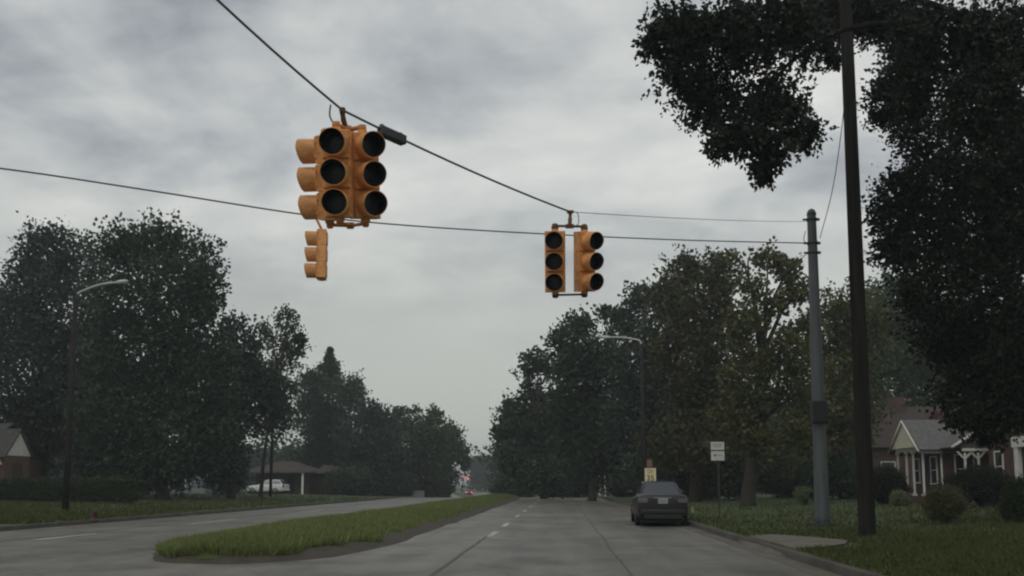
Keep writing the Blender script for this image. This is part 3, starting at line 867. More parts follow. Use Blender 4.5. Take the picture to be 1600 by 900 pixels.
S1 = U(535, 172, 10.25); S2 = U(891, 331, 14.0)
POLE_Y = 25.5
POLE_X = GX(1283, POLE_Y)
PT = U(1270, 343, POLE_Y)
W0 = U(340, 0, 8.65); Wout = W0 + (W0 - S1).normalized() * 11.0 + Vector((0, 0, 0.6))
pts = sag(Wout, W0, 0.05, 8)[:-1] + sag(W0, S1, 0.02, 5)[:-1] + sag(S1, S2, 0.05, 10)[:-1]
w = MB(); w.tube(pts + [S2], 0.0145, 6)
tag(w.build('signal_cable', M['wire']), 'thick diagonal span cable carrying both big signals, running out of frame at top', 'cable')
w = MB(); w.tube(sag(S2, U(1268, 346, POLE_Y), 0.05, 16), 0.006, 5)
tag(w.build('span_wire', M['wire']), 'faint thin wire from the twin signal hanger to the grey pole top', 'cable')
# tether that lashes the cable
lower_l = U(-260, 236, 14.2); lower_s = U(487, 337, 18.0); lower_p = U(1268, 380, POLE_Y)
lw = [lower_l, U(0, 263, 15.2), U(230, 297, 16.4), lower_s, U(660, 354, 19.6), U(880, 367, 21.6), U(1080, 375.5, 23.6), lower_p]
w = MB()
# smooth the control points
w.tube(catmull(lw), 0.016, 6)
tag(w.build('span_wire', M['wire']), 'lower span wire crossing the whole street behind the signals to the grey pole', 'cable')

# splice box on the cable
B0 = S1.lerp(S2, 0.152)
dirw = (S2 - S1).normalized()
rt = thing('splice_box', 'dark grey oblong splice box clamped on the cable right of the big signal', 'junction box', B0)
rt.rotation_euler = dirw.to_track_quat('X', 'Z').to_euler()
q = MB(); q.box((0.10, 0, -0.045), (0.42, 0.12, 0.125)); q.build('case', M['darkmetal'], rt, 0.02)
q = MB(); q.box((-0.08, 0, 0.005), (0.04, 0.05, 0.07)); q.build('clamp', M['wire'], rt, 0.005)
q = MB(); q.box((0.24, 0, 0.005), (0.04, 0.05, 0.07)); q.build('clamp', M['wire'], rt, 0.005)

# ------------------------------------------------------------------ traffic signals
SEC, SW, SDp = 0.335, 0.33, 0.17
def visor_mesh(r=0.147, Lt=0.235, Lb=0.19, n=28):
    mb = MB(); mi = MB()
    vo, vi, fo = [], [], []
    for k in range(n):
        a = 2 * math.pi * k / n
        u = (1 + math.sin(a)) / 2              # 1 top, 0 bottom
        ln = Lb + (Lt - Lb) * min(1.0, u * 1.6) ** 0.8
        for (rr, y) in ((r, 0.0), (r * 1.015, -ln)):
            vo.append((rr * math.cos(a), y, rr * math.sin(a)))
        for (rr, y) in ((r * 0.95, 0.0), (r * 0.965, -ln)):
            vi.append((rr * math.cos(a), y, rr * math.sin(a)))
    fs = [(2 * k, 2 * k + 1, (2 * ((k + 1) % n)) + 1, 2 * ((k + 1) % n)) for k in range(n)]
    mb.add(vo, fs, True)
    rim = [(2 * k + 1, 2 * n + 2 * k + 1, 2 * n + 2 * ((k + 1) % n) + 1, 2 * ((k + 1) % n) + 1) for k in range(n)]
    b = len(mb.v) - 2 * n
    mb.v += vi; mb.f += [tuple(i + b for i in f) for f in rim]; mb.sm += [False] * n
    mi.add(vi, [tuple(reversed(f)) for f in fs], True)
    return mb.mesh('visor', M['orange']), mi.mesh('visor_lining', M['visor_in'])
VIS, VISIN = visor_mesh()
def lens_mesh(r=0.1435):
    prof = []; mb = MB(); n = 20
    vs = [(0, -0.02, 0)]; fs = []
    for j, (rr, y) in enumerate(((r * 0.6, -0.015), (r, 0.0))):
        for k in range(n):
            a = 2 * math.pi * k / n; vs.append((rr * math.cos(a), y, rr * math.sin(a)))
    for k in range(n):
        k2 = (k + 1) % n
        fs.append((0, 1 + k, 1 + k2)); fs.append((1 + k, 1 + n + k, 1 + n + k2, 1 + k2))
    mb.add(vs, fs, True); return mb.mesh('lens', M['lens'])
LENS = lens_mesh()
def door_mesh():
    mb = MB(); mb.box((0, 0, 0), (SW - 0.02, 0.022, SEC - 0.022))
    mb.box((SW / 2 - 0.004, 0.0, SEC * 0.25), (0.018, 0.03, 0.04)); mb.box((SW / 2 - 0.004, 0, -SEC * 0.25), (0.018, 0.03, 0.04))
    return mb.mesh('door', M['orange'])
DOOR = door_mesh()
def housing_mesh():
    mb = MB()
    for i in (-1, 0, 1):
        mb.box((0, SDp / 2, i * SEC), (SW, SDp, SEC - 0.006))
        mb.box((0, SDp + 0.006, i * SEC), (SW * 0.7, 0.02, SEC * 0.7))
    for i in (-1, 1): mb.box((0, SDp / 2, i * SEC / 2), (SW - 0.012, SDp - 0.012, 0.012))
    # caps with rounded hubs above and below
    for s in (-1, 1): mb.lathe([(0.06, -0.02), (0.055, 0.02)], (0, SDp / 2, s * (SEC * 1.5 + 0.012)), 12)
    return mb.mesh('signal_head', M['orange'])
HOUS = housing_mesh()

def signal_head(parent, loc, yaw, scale=1.0, tilt=0.0):
    """front faces local -Y; one head with doors, lenses and visors"""
    h = part('signal_head', HOUS, parent, loc, (tilt, 0, yaw)); h.scale = (scale,) * 3
    bv = h.modifiers.new('bevel', 'BEVEL'); bv.width = 0.012; bv.segments = 2; bv.limit_method = 'ANGLE'
    for i in (1, 0, -1):
        dr = part('door', DOOR, h, (0, -0.013, i * SEC))
        bv = dr.modifiers.new('bevel', 'BEVEL'); bv.width = 0.006; bv.segments = 1
        part('lens', LENS, h, (0, -0.027, i * SEC))
        part('visor', VIS, h, (0, -0.026, i * SEC)); part('visor_lining', VISIN, h, (0, -0.026, i * SEC))
    return h

def local(root, p): return root.rotation_euler.to_matrix().inverted() @ (Vector(p) - Vector(root.location))

# big cluster
sg = thing('traffic_signal', 'large orange signal cluster with three heads, nearest, hung on the thick cable', 'traffic light', S1); sg.rotation_euler = (R(14), 0, 0)
A = local(sg, U(526, 266, 9.90)); B = local(sg, U(573, 279, 10.2)); C = local(sg, U(502, 281, 10.5))
zc_ = (A.z + B.z + C.z) / 3
A.z = B.z = C.z = zc_
signal_head(sg, A, R(4)); signal_head(sg, B, R(34)); signal_head(sg, C, R(-92))
hub = Vector((0.02, 0.10, 0))
q = MB(); zt = zc_ + SEC * 1.5 + 0.05
hb_ = Vector((hub.x, hub.y, zt + 0.03))
q.tube([(0, 0, 0.03), (0.0, 0, -0.05)], 0.035, 8); q.box((0, 0, 0.0), (0.05, 0.14, 0.05))
q.tube([(0, 0, -0.04), (0.005, 0.02, -0.12), hb_], [0.03, 0.035, 0.03], 8)
q.build('hanger', M['hanger'], sg, 0.004)
q = MB()
for P_, yw in ((A, 4), (B, 34), (C, -92)):
    c2 = P_ + Vector((-math.sin(R(yw)), math.cos(R(yw)), 0)) * (SDp / 2)
    q.tube([hb_, (c2.x, c2.y, zt + 0.02)], 0.028, 7); q.lathe([(0.045, -0.06), (0.05, 0.0), (0.045, 0.045)], (c2.x, c2.y, zt), 10)
q.lathe([(0.07, -0.05), (0.085, 0), (0.06, 0.06)], (hb_.x, hb_.y, hb_.z - 0.01), 12)
q.build('top_bracket', M['orange_dull'], sg)
q = MB(); zb = zc_ - SEC * 1.5 - 0.05; hb2 = Vector((hub.x, hub.y, zb - 0.01))
for P_, yw in ((A, 4), (B, 34), (C, -92)):
    c2 = P_ + Vector((-math.sin(R(yw)), math.cos(R(yw)), 0)) * (SDp / 2)
    q.tube([hb2, (c2.x, c2.y, zb)], 0.022, 7); q.lathe([(0.03, -0.045), (0.045, -0.02), (0.042, 0.055)], (c2.x, c2.y, zb), 10)
q.lathe([(0.04, -0.04), (0.06, 0), (0.05, 0.04)], tuple(hb2), 10)
q.build('bottom_bracket', M['orange_dull'], sg)
q = MB(); q.tube(catmull([Vector((-0.13, -0.04, 0.06)), Vector((-0.155, 0, -0.07)), Vector((-0.09, 0.02, -0.18)), Vector((hb_.x - 0.02, hb_.y, hb_.z))]), 0.010, 6)
q.build('feed_wire', M['wire'], sg)

# twin signal
sg = thing('traffic_signal', 'two headed orange signal hanging over the road between horizontal bars', 'traffic light', S2); sg.rotation_euler = (R(13), 0, 0)
A = local(sg, U(867, 409, 13.85)); B = local(sg, U(918, 409, 14.15)); zc_ = (A.z + B.z) / 2; A.z = B.z = zc_
signal_head(sg, A, R(-3), 0.96); signal_head(sg, B, R(35), 0.96)
def ctr(P_, yw): return P_ + Vector((-math.sin(R(yw)), math.cos(R(yw)), 0)) * (SDp / 2)
a2, b2 = ctr(A, -3), ctr(B, 35)
zt = zc_ + SEC * 1.44 + 0.03; zb = zc_ - SEC * 1.44 - 0.04
q = MB(); q.tube([(a2.x, a2.y, zt + 0.05), (b2.x, b2.y, zt + 0.05)], 0.022, 8)
for c2 in (a2, b2): q.lathe([(0.05, -0.03), (0.06, 0.02), (0.05, 0.07), (0.03, 0.09)], (c2.x, c2.y, zt), 10)
md = (a2 + b2) / 2
q.box((md.x, md.y, zt + 0.05), (0.13, 0.08, 0.07)); q.build('top_bar', M['hanger'], sg, 0.006)
q = MB(); q.tube([(0, 0, 0.02), (0, 0, -0.06)], 0.03, 8); q.box((0, 0, 0.0), (0.11, 0.05, 0.05))
q.tube([(0, 0, -0.05), (md.x * 0.5, md.y * 0.5, (zt) * 0.45), (md.x, md.y, zt + 0.06)], [0.022, 0.035, 0.03], 8)
q.build('hanger', M['hanger'], sg, 0.004)
q = MB(); q.tube([(a2.x, a2.y, zb), (b2.x, b2.y, zb)], 0.017, 8)
for c2 in (a2, b2): q.lathe([(0.03, -0.05), (0.052, -0.03), (0.052, 0.02), (0.04, 0.05)], (c2.x, c2.y, zb), 10)
q.build('bottom_bar', M['darkmetal'], sg)
q = MB(); q.tube(catmull([Vector((0.03, 0, 0.0)), Vector((0.12, 0.0, -0.03)), Vector((0.13, 0, -0.18)), Vector((md.x + 0.08, md.y, zt + 0.05))]), 0.007, 5)
q.build('feed_wire', M['wire'], sg)

# small signal seen from its side
sg = thing('traffic_signal', 'small orange signal seen from its side, hanging low behind the big cluster', 'traffic light', lower_s)
A = local(sg, U(497, 398, 18.0)); signal_head(sg, A, R(-80), 1.02)
c2 = ctr(A, -82)
q = MB(); q.tube([(0, 0, 0.03), (c2.x * 0.5, c2.y * 0.5, -0.1), (c2.x, c2.y, A.z + SEC * 1.4 + 0.02)], [0.02, 0.025, 0.03], 8)
q.lathe([(0.05, -0.03), (0.055, 0.01), (0.03, 0.05)], (c2.x, c2.y, A.z + SEC * 1.4 + 0.03), 10); q.box((0, 0, 0), (0.1, 0.06, 0.06))
q.build('hanger', M['orange_dull'], sg, 0.004)

# ------------------------------------------------------------------ poles
gp = thing('steel_pole', 'grey steel signal pole with a dark control box, standing on the grass', 'pole', (POLE_X, POLE_Y, LZ(POLE_X, POLE_Y)))
HP = U(1270, 333, POLE_Y).z - gp.location.z
q = MB(); q.lathe([(0.205, -0.1), (0.20, 0.3), (0.175, 2.8), (0.125, HP - 0.12), (0.12, HP - 0.05)], n=20); q.build('shaft', M['galv'], gp)
q = MB(); q.lathe([(0.135, HP - 0.06), (0.13, HP), (0.09, HP + 0.09), (0.02, HP + 0.13)], n=16); q.build('cap', M['galv'], gp)
q = MB(); q.box((0, 0, 0.05), (0.62, 0.62, 0.12)); 
for a in range(4):
    q.tube([(0.24 * math.cos(a * 1.571 + .785), 0.24 * math.sin(a * 1.571 + .785), 0.1), (0.24 * math.cos(a * 1.571 + .785), 0.24 * math.sin(a * 1.571 + .785), 0.17)], 0.03, 6)
q.build('base_plate', M['darkmetal'], gp, 0.01)
zb1 = U(1278, 662, POLE_Y).z - gp.location.z; zb2 = U(1278, 628, POLE_Y).z - gp.location.z
q = MB(); q.box((-0.05, -0.22, (zb1 + zb2) / 2), (0.40, 0.26, zb2 - zb1)); q.box((-0.05, -0.355, (zb1 + zb2) / 2), (0.34, 0.02, zb2 - zb1 - 0.06))
cb = q.build('control_box', M['trimblack'], gp, 0.015)
for zz_ in (PT.z, lower_p.z, U(1265, 395, POLE_Y).z):
    q = MB(); z = zz_ - gp.location.z
    q.lathe([(0.145, z - 0.04), (0.15, z), (0.145, z + 0.04)], n=16); q.box((-0.19, 0, z), (0.12, 0.05, 0.05)); q.box((0.18, 0, z), (0.08, 0.06, 0.07))
    q.build('clamp', M['darkmetal'], gp)
q = MB(); q.tube(catmull([Vector((-0.2, -0.05, PT.z - gp.location.z - 0.35)), Vector((-0.26, -0.06, PT.z - gp.location.z - .6)), Vector((-0.2, -0.05, lower_p.z - gp.location.z))]), 0.012, 5)
q.build('drip_loop', M['wire'], gp)

WY = 20.2; WX = GX(1352, WY)
wp = thing('wooden_pole', 'dark tall wooden utility pole with its top lost in the leaves', 'pole', (WX, WY, LZ(WX, WY)))
q = MB(); HW = 12.8
prof = [(0.185, -0.2), (0.18, 0.2), (0.172, 2), (0.162, 5), (0.150, 8), (0.135, HW)]
q.lathe(prof, n=18); q.build('shaft', M['wood'], wp)
# service wire from the wooden pole to the steel pole
a = U(1325, 105, WY); b = U(1281, 372, POLE_Y)
w = MB(); w.tube(catmull([U(1330, 60, WY + 0.1), a, U(1314, 210, WY + 1.6), U(1300, 300, WY + 3.4), b]), 0.011, 5)
tag(w.build('service_wire', M['wire']), 'slack thin wire drooping from the wooden pole down to the grey pole', 'cable')
w = MB(); w.tube([U(1266, 392, POLE_Y), U(1210, 440, 40)], 0.012, 5)
tag(w.build('service_wire', M['wire']), 'short wire leaving the grey pole into the yellowish tree', 'cable')

def lamp(px_base, d, top_px, arm, label, pole_m='lamp_pole', r=0.11, am='alum'):
    """street lamp: pole, curved arm, luminaire; arm is a list of photo pixels"""
    x = GX(px_base, d)
    root = thing('street_lamp', label, 'street lamp', (x, d, LZ(x, d)), 0, 'street lamps along the avenue')
    P0 = Vector(root.location)
    A_ = [U(p_[0], p_[1], d) - P0 for p_ in arm]
    top = A_[0]
    q = MB(); q.tube([(0, 0, -0.2), (top.x * 0.5, 0, top.z * 0.5), (top.x, 0, top.z + 0.25)], [r * 1.3, r * 1.1, r * 0.8], 12); q.build('pole', M[pole_m], root)
    q = MB(); q.tube(catmull(A_, 5), 0.045, 8); q.build('arm', M[am], root)
    e = A_[-1]; dr_ = (A_[-1] - A_[-2]).normalized()
    q = MB(); q.tube([e - dr_ * 0.1, e + dr_ * 0.08, e + dr_ * 0.32, e + dr_ * 0.45], [0.045, 0.085, 0.085, 0.035], 10)
    q.build('lamp_head', M[am], root)
    q = MB(); q.tube([e + dr_ * 0.2 - Vector((0, 0, .09)), e + dr_ * 0.2 - Vector((0, 0, .16))], [0.10, 0.06], 10); q.build('lens', M['glass'], root)
    return root
lamp(104, 37, None, [(118, 467), (121, 459), (140, 450), (160, 444), (184, 441)], 'pale street lamp arm reaching right over the left carriageway, nearest on the left')
lamp(1008, 47, None, [(1002, 545), (1000, 533), (985, 529), (968, 527), (953, 527)], 'pale street lamp arm reaching left above the parked sedan')
lamp(423, 76, None, [(427, 622), (429, 614), (437, 610), (450, 607)], 'far small street lamp whose pole crosses the white parked car')

# ------------------------------------------------------------------ signs
def text_obj(name, body, size, loc, m, parent, bold=0.0):
    cu = bpy.data.curves.new(name, 'FONT'); cu.body = body; cu.size = size; cu.align_x = 'CENTER'; cu.align_y = 'CENTER'
    cu.extrude = 0.002; cu.offset = bold
    o = bpy.data.objects.new(name, cu); link(o)
    bpy.context.view_layer.update()
    me = bpy.data.meshes.new_from_object(o.evaluated_get(bpy.context.evaluated_depsgraph_get()))
    me.materials.clear(); me.materials.append(m)
    bpy.data.objects.remove(o); bpy.data.curves.remove(cu)
    o2 = bpy.data.objects.new(name, me); o2.location = loc; o2.rotation_euler = (R(90), 0, 0); link(o2, parent)
    return o2
# speed sign
d = 38.0; x = GX(1016.5, d)
sp_ = thing('speed_sign', 'cream speed limit sign on a post, rising behind the parked sedan', 'road sign', (x, d, LZ(x, d)))
zt, zb = U(1016, 731.5, d).z - sp_.location.z, U(1016, 753, d).z - sp_.location.z
q = MB(); q.box((0, 0.03, (zt + 0.3) / 2 - 0.1), (0.05, 0.04, zt + 0.5)); q.build('post', M['darkmetal'], sp_)
wd = 17 / F * d
q = MB(); q.box((0, 0, (zt + zb) / 2), (wd, 0.008, zt - zb)); pl = q.build('sign_plate', M['signcream'], sp_)
text_obj('lettering', 'SPEED', 0.12, (0, -0.006, zt - 0.10), M['signink'], pl)
text_obj('lettering', 'LIMIT', 0.12, (0, -0.006, zt - 0.21), M['signink'], pl)
text_obj('lettering', '35', 0.33, (0, -0.006, zb + 0.15), M['signink'], pl, 0.006)
q = MB(); z2 = U(1016, 718, d).z - sp_.location.z; q.box((-0.03, 0, (z2 + zt) / 2 + 0.02), (0.22, 0.03, z2 - zt - 0.05)); q.build('upper_plate', M['signorange'], sp_, 0.0)
# twin plates
d = 33.0; x = GX(1122.5, d)
sp_ = thing('parking_sign', 'slim post with two small white sign plates on the grass right of the sedan', 'road sign', (x, d, LZ(x, d)))
zA1, zA0 = U(1121, 690.5, d).z - sp_.location.z, U(1121, 703, d).z - sp_.location.z
zB1, zB0 = U(1121, 705, d).z - sp_.location.z, U(1121, 719.5, d).z - sp_.location.z
q = MB(); q.box((0.02, 0.03, zA1 / 2 - 0.1), (0.055, 0.04, zA1 + 0.1)); q.build('post', M['darkmetal'], sp_)
wd = 20.5 / F * d
q = MB(); q.box((0, 0, (zA1 + zA0) / 2), (wd, 0.008, zA1 - zA0)); p1 = q.build('sign_plate', M['signwhite'], sp_)
q = MB(); q.box((0, 0, (zB1 + zB0) / 2), (wd, 0.008, zB1 - zB0)); p2 = q.build('sign_plate', M['signwhite'], sp_)
q = MB()
for i, (z, w_) in enumerate(((zA1 - 0.09, 0.34), (zA1 - 0.16, 0.28))): q.box((0.0, -0.006, z), (w_, 0.004, 0.028))
q.build('faded_print', M['signgrey'], p1)
q = MB(); q.box((-0.09, -0.006, (zB1 + zB0) / 2 + 0.02), (0.10, 0.004, 0.08)); q.box((0.07, -0.006, (zB1 + zB0) / 2 + 0.02), (0.14, 0.004, 0.025))
q.build('faded_print', M['signgrey'], p2)

# ------------------------------------------------------------------ vehicles
def ring_section(hw, zb, zm, zt_, crown=0.02):
    """half section, outer side upward to centre line"""
    return [(0, zb), (hw * 0.80, zb), (hw * 0.94, zb + 0.05), (hw * 0.99, zb + 0.16), (hw, zm), (hw * 0.985, (zm + zt_) / 2),
            (hw * 0.95, zt_ - 0.035), (hw * 0.87, zt_), (hw * 0.45, zt_ + crown), (0, zt_ + crown * 1.2)]
def loft(stations):
    mb = MB(); vs = []; fs = []; n = None
    for y, hw, zb, zm, zt_ in stations:
        h = ring_section(hw, zb, zm, zt_)
        full = [(x, z) for x, z in h] + [(-x, z) for x, z in reversed(h[1:-1])]
        n = len(full)
        vs += [(x, y, z) for x, z in full]
    for j in range(len(stations) - 1):
        for k in range(n):
            k2 = (k + 1) % n; fs.append((j * n + k, j * n + k2, (j + 1) * n + k2, (j + 1) * n + k))
    fs.append(tuple(range(n))); fs.append(tuple((len(stations) - 1) * n + k for k in reversed(range(n))))
    mb.add(vs, fs, True); return mb
def panel(c4, inset, off):
    q = [Vector(p_) for p_ in c4]
    nrm = (q[1] - q[0]).cross(q[3] - q[0]).normalized()
    def bl(u, v): return (q[0] * (1 - u) + q[1] * u) * (1 - v) + (q[3] * (1 - u) + q[2] * u) * v
    u, v = inset
    return [bl(u, v) + nrm * off, bl(1 - u, v) + nrm * off, bl(1 - u, 1 - v) + nrm * off, bl(u, 1 - v) + nrm * off]
def wheel_parts(root, x, y, r, side):
    wt = MB(); n = 22; vs, fs = [], []
    prof = [(0.62 * r, -0.10), (0.94 * r, -0.105), (r, -0.07), (r, 0.07), (0.94 * r, 0.105), (0.62 * r, 0.10)]
    for rr, xx in prof:
        for k in range(n):
            a = 2 * math.pi * k / n; vs.append((xx, rr * math.cos(a), rr * math.sin(a)))
    for i in range(len(prof)):
        i2 = (i + 1) % len(prof)
        for k in range(n):
            k2 = (k + 1) % n; fs.append((i * n + k, i * n + k2, i2 * n + k2, i2 * n + k))
    wt.add(vs, fs, True); wo = wt.build('wheel', M['tyre'], root); wo.location = (x, y, r)
    rm = MB()
    rm.tube([(side * 0.055, 0, 0), (side * 0.085, 0, 0)], [0.18 * r, 0.16 * r], 10)
    for k in range(5):
        a = 2 * math.pi * k / 5
        rm.tube([(side * 0.07, 0.12 * r * math.cos(a), 0.12 * r * math.sin(a)), (side * 0.085, 0.62 * r * math.cos(a), 0.62 * r * math.sin(a))], [0.10 * r, 0.07 * r], 5)
    rm.tube([(-side * 0.02, 0, 0), (side * 0.0, 0, 0)], [0.63 * r, 0.63 * r], 18)
    rm.build('rim', M['rim'], wo)

def car(name, label, loc, rz, body_m, stations, gh, lights=True, plate=True, lit=False, suv=False):
    """local: rear bumper at y=0, front towards +y"""
    root = thing(name, label, 'car', loc, rz)
    b = loft(stations).build('body', body_m, root)
    ss = b.modifiers.new('sub', 'SUBSURF'); ss.levels = 1; ss.render_levels = 2
    yr0, yr1, yf1, yf0, wb, wr, zb, zr = gh      # rear glass base/top, windscreen top/base
    ym = (yr1 + yf1) / 2
    lo = [(-wb * 0.93, yr0, zb), (wb * 0.93, yr0, zb), (wb, yr1, zb), (wb, yf1, zb), (wb * 0.93, yf0, zb), (-wb * 0.93, yf0, zb), (-wb, yf1, zb), (-wb, yr1, zb)]
    c_r = [(-wb * .90, yr0, zb), (wb * .90, yr0, zb), (wr * .93, yr1, zr), (-wr * .93, yr1, zr)]
    c_f = [(wb * .90, yf0, zb), (-wb * .90, yf0, zb), (-wr * .93, yf1, zr - 0.01), (wr * .93, yf1, zr - 0.01)]
    g = MB()
    A0 = [(-wb * .92, yr0, zb - .06), (wb * .92, yr0, zb - .06), (wb, ym, zb - .06), (wb * .92, yf0, zb - .06), (-wb * .92, yf0, zb - .06), (-wb, ym, zb - .06)]
    B0_ = [(-wr * .95, yr1, zr), (wr * .95, yr1, zr), (wr, ym, zr + 0.025), (wr * .95, yf1, zr), (-wr * .95, yf1, zr), (-wr, ym, zr + 0.025)]
    cc = (0, ym, zr + 0.045)
    n = 6
    g.add(A0 + B0_ + [cc], [(k, (k + 1) % n, n + (k + 1) % n, n + k) for k in range(n)] + [(n + k, n + (k + 1) % n, 12) for k in range(n)] + [tuple(reversed(range(n)))])
    g.build('cabin', body_m, root, 0.05)
    def glass(nm, c4, inset):
        q = MB(); q.sheet(panel(c4, inset, 0.012), 0.02); return q.build(nm, M['carglass'], root)
    def P(k): return Vector(A0[k]) + Vector((0, 0, 0.06))
    glass('rear_window', [P(0), P(1), B0_[1], B0_[0]], (0.07, 0.06))
    glass('windscreen', [P(3), P(4), B0_[4], B0_[3]], (0.05, 0.06))
    glass('side_window', [P(1), P(2), B0_[2], B0_[1]], (0.09, 0.12)); glass('side_window', [P(2), P(3), B0_[3], B0_[2]], (0.05, 0.12))
    glass('side_window', [P(4), P(5), B0_[5], B0_[4]], (0.05, 0.12)); glass('side_window', [P(5), P(0), B0_[0], B0_[5]], (0.09, 0.12))
    Ln = stations[-1][0]; hw = max(s[1] for s in stations)
    wr_ = 0.34 if suv else 0.325
    for yy in (0.95, Ln - 0.92):
        for s in (-1, 1): wheel_parts(root, s * (hw - 0.10), yy, wr_, s)
    for s in (-1, 1):
        q = MB(); q.box((s * (hw + 0.07), yf0 - 0.55, zb + 0.06), (0.20, 0.10, 0.14)); q.build('mirror', body_m, root, 0.03)
    # rear end
    zt_ = stations[1][4]
    if suv: tl = [(-1, 0.16, 0.34), (1, 0.16, 0.34)]
    for s in (-1, 1):
        q = MB()
        if suv: q.box((s * (hw - 0.12), 0.03, zt_ - 0.16), (0.14, 0.16, 0.36))
        else:
            q.prism([(s * (hw - 0.055), 0.0, zt_ - 0.02 - 0.085), (s * (hw - 0.055), 0.0, zt_ - 0.26), (s * (hw - 0.38), -0.02, zt_ - 0.25), (s * (hw - 0.42), -0.02, zt_ - 0.12)], (0, 0.16, 0))
        q.build('tail_light', M['redlamp'] if lit else M['tail'], root, 0.015)
    q = MB(); q.box((0, -0.03, 0.46), (hw * 1.70, 0.12, 0.16)); q.build('bumper', body_m, root, 0.04)
    q = MB(); q.box((0, -0.035, 0.31), (hw * 1.45, 0.10, 0.14)); q.build('diffuser', M['trimblack'], root, 0.02)
    q = MB(); q.box((0, Ln / 2, 0.21), (hw * 1.62, Ln - 0.5, 0.20)); q.build('underbody_shade', M['trimblack'], root)  # dark box added to stand in for the shade under the car
    if plate:
        q = MB(); q.box((0, -0.045, zt_ - 0.185), (0.34, 0.014, 0.16)); pl_ = q.build('licence_plate', M['plate'], root)
        q = MB()
        for k in range(5): q.box((-0.11 + 0.055 * k, -0.054, zt_ - 0.19), (0.03, 0.004, 0.07))
        q.build('plate_print', M['signgrey'], pl_)
    q = MB(); q.box((0, -0.03, zt_ - 0.09), (0.62, 0.05, 0.025)); q.build('trunk_trim', M['chrome'], root, 0.005)
    for s in (-1, 1):
        for yy in ((yr0 + yr1) / 2 + 0.55, (yf0 + yf1) / 2 - 0.35):
            q = MB(); q.box((s * (hw + 0.002), yy, zb - 0.10), (0.03, 0.16, 0.03)); q.build('door_handle', M['chrome'], root)
    if not suv:
        q = MB(); q.prism([(-0.02, yr1 + 0.15, zr + 0.02), (0.02, yr1 + 0.15, zr + 0.02), (0.02, yr1 + 0.28, zr + 0.03), (-0.02, yr1 + 0.28, zr + 0.03)], (0, -0.06, 0.07)); q.build('roof_antenna', M['trimblack'], root)
    return root

SED = [(0.0, 0.78, 0.36, 0.55, 0.86), (0.05, 0.86, 0.27, 0.55, 0.985), (0.30, 0.905, 0.22, 0.55, 1.02), (0.95, 0.92, 0.20, 0.55, 1.00), (1.9, 0.92, 0.20, 0.55, 0.97),
       (3.2, 0.92, 0.20, 0.55, 0.95), (3.9, 0.91, 0.22, 0.55, 0.88), (4.6, 0.86, 0.24, 0.52, 0.78), (4.82, 0.74, 0.30, 0.5, 0.66)]
yc = 28.2
carx = GX(1077, yc) - 0.82
car('parked_car', 'dark charcoal sedan parked at the right kerb, seen from behind', (carx, yc - 0.0, 0.006), R(-2), M['carpaint'], SED, (0.62, 1.35, 2.85, 3.75, 0.83, 0.60, 0.98, 1.40)).scale = (0.89, 0.97, 0.98)
SUVS = [(0.0, 0.80, 0.40, 0.62, 0.98), (0.06, 0.87, 0.30, 0.62, 1.06), (0.3, 0.91, 0.26, 0.62, 1.08), (1.2, 0.93, 0.25, 0.62, 1.07), (2.6, 0.93, 0.25, 0.62, 1.04), (3.4, 0.92, 0.25, 0.62, 1.00), (4.2, 0.88, 0.28, 0.6, 0.92), (4.55, 0.76, 0.34, 0.55, 0.76)]
d = 92.0; x = GX(445, d)
car('parked_car', 'white station wagon parked side on before the low brown house', (x, d + 0.6, LZ(x, d)), R(84), M['carwhite'], SUVS, (0.12, 0.62, 2.2, 3.15, 0.84, 0.64, 1.06, 1.58), suv=True).scale = (0.95, 0.92, 0.92)
d = 240.0; x = GX(733, d)
car('distant_car', 'far car with glowing red tail lights at the end of the road', (x, d, gz(d) + 0.01), R(10), M['carpaint'], SED, (0.62, 1.35, 2.85, 3.75, 0.83, 0.60, 0.98, 1.40), lit=True)
# far red signals
for i, (px, py, d, lb) in enumerate(((724, 747, 255, 'tiny far signal glowing red, left one above the distant car'), (731, 748, 262, 'tiny far signal glowing red, right one above the distant car'))):
    P0 = U(px, py, d); rt = thing('far_signal', lb, 'traffic light', (P0.x - 0.2, d, gz(d)), 0, 'red signals at the far crossing')
    zl = P0.z - gz(d)
    q = MB(); q.tube([(0, 0.2, -0.2), (0, 0.2, zl + 1.2)], 0.09, 8); q.build('post', M['darkmetal'], rt)
    q = MB(); q.box((0.2, 0, zl - 0.35), (0.5, 0.3, 1.5)); hd = q.build('signal_head', M['orange_dull'], rt, 0.05)
    q = MB(); q.lathe([(0.24, 0), (0.2, 0.06), (0.05, 0.09)], n=12); ln = q.build('lens', M['redsignal'], hd); ln.location = (0.2, -0.15, zl); ln.rotation_euler = (R(90), 0, 0)
    for z in (-0.4, -0.8):
        q = MB(); q.lathe([(0.2, 0), (0.17, 0.06), (0.05, 0.09)], n=12); ln = q.build('lens', M['lens'], hd); ln.location = (0.2, -0.15, zl + z); ln.rotation_euler = (R(90), 0, 0)

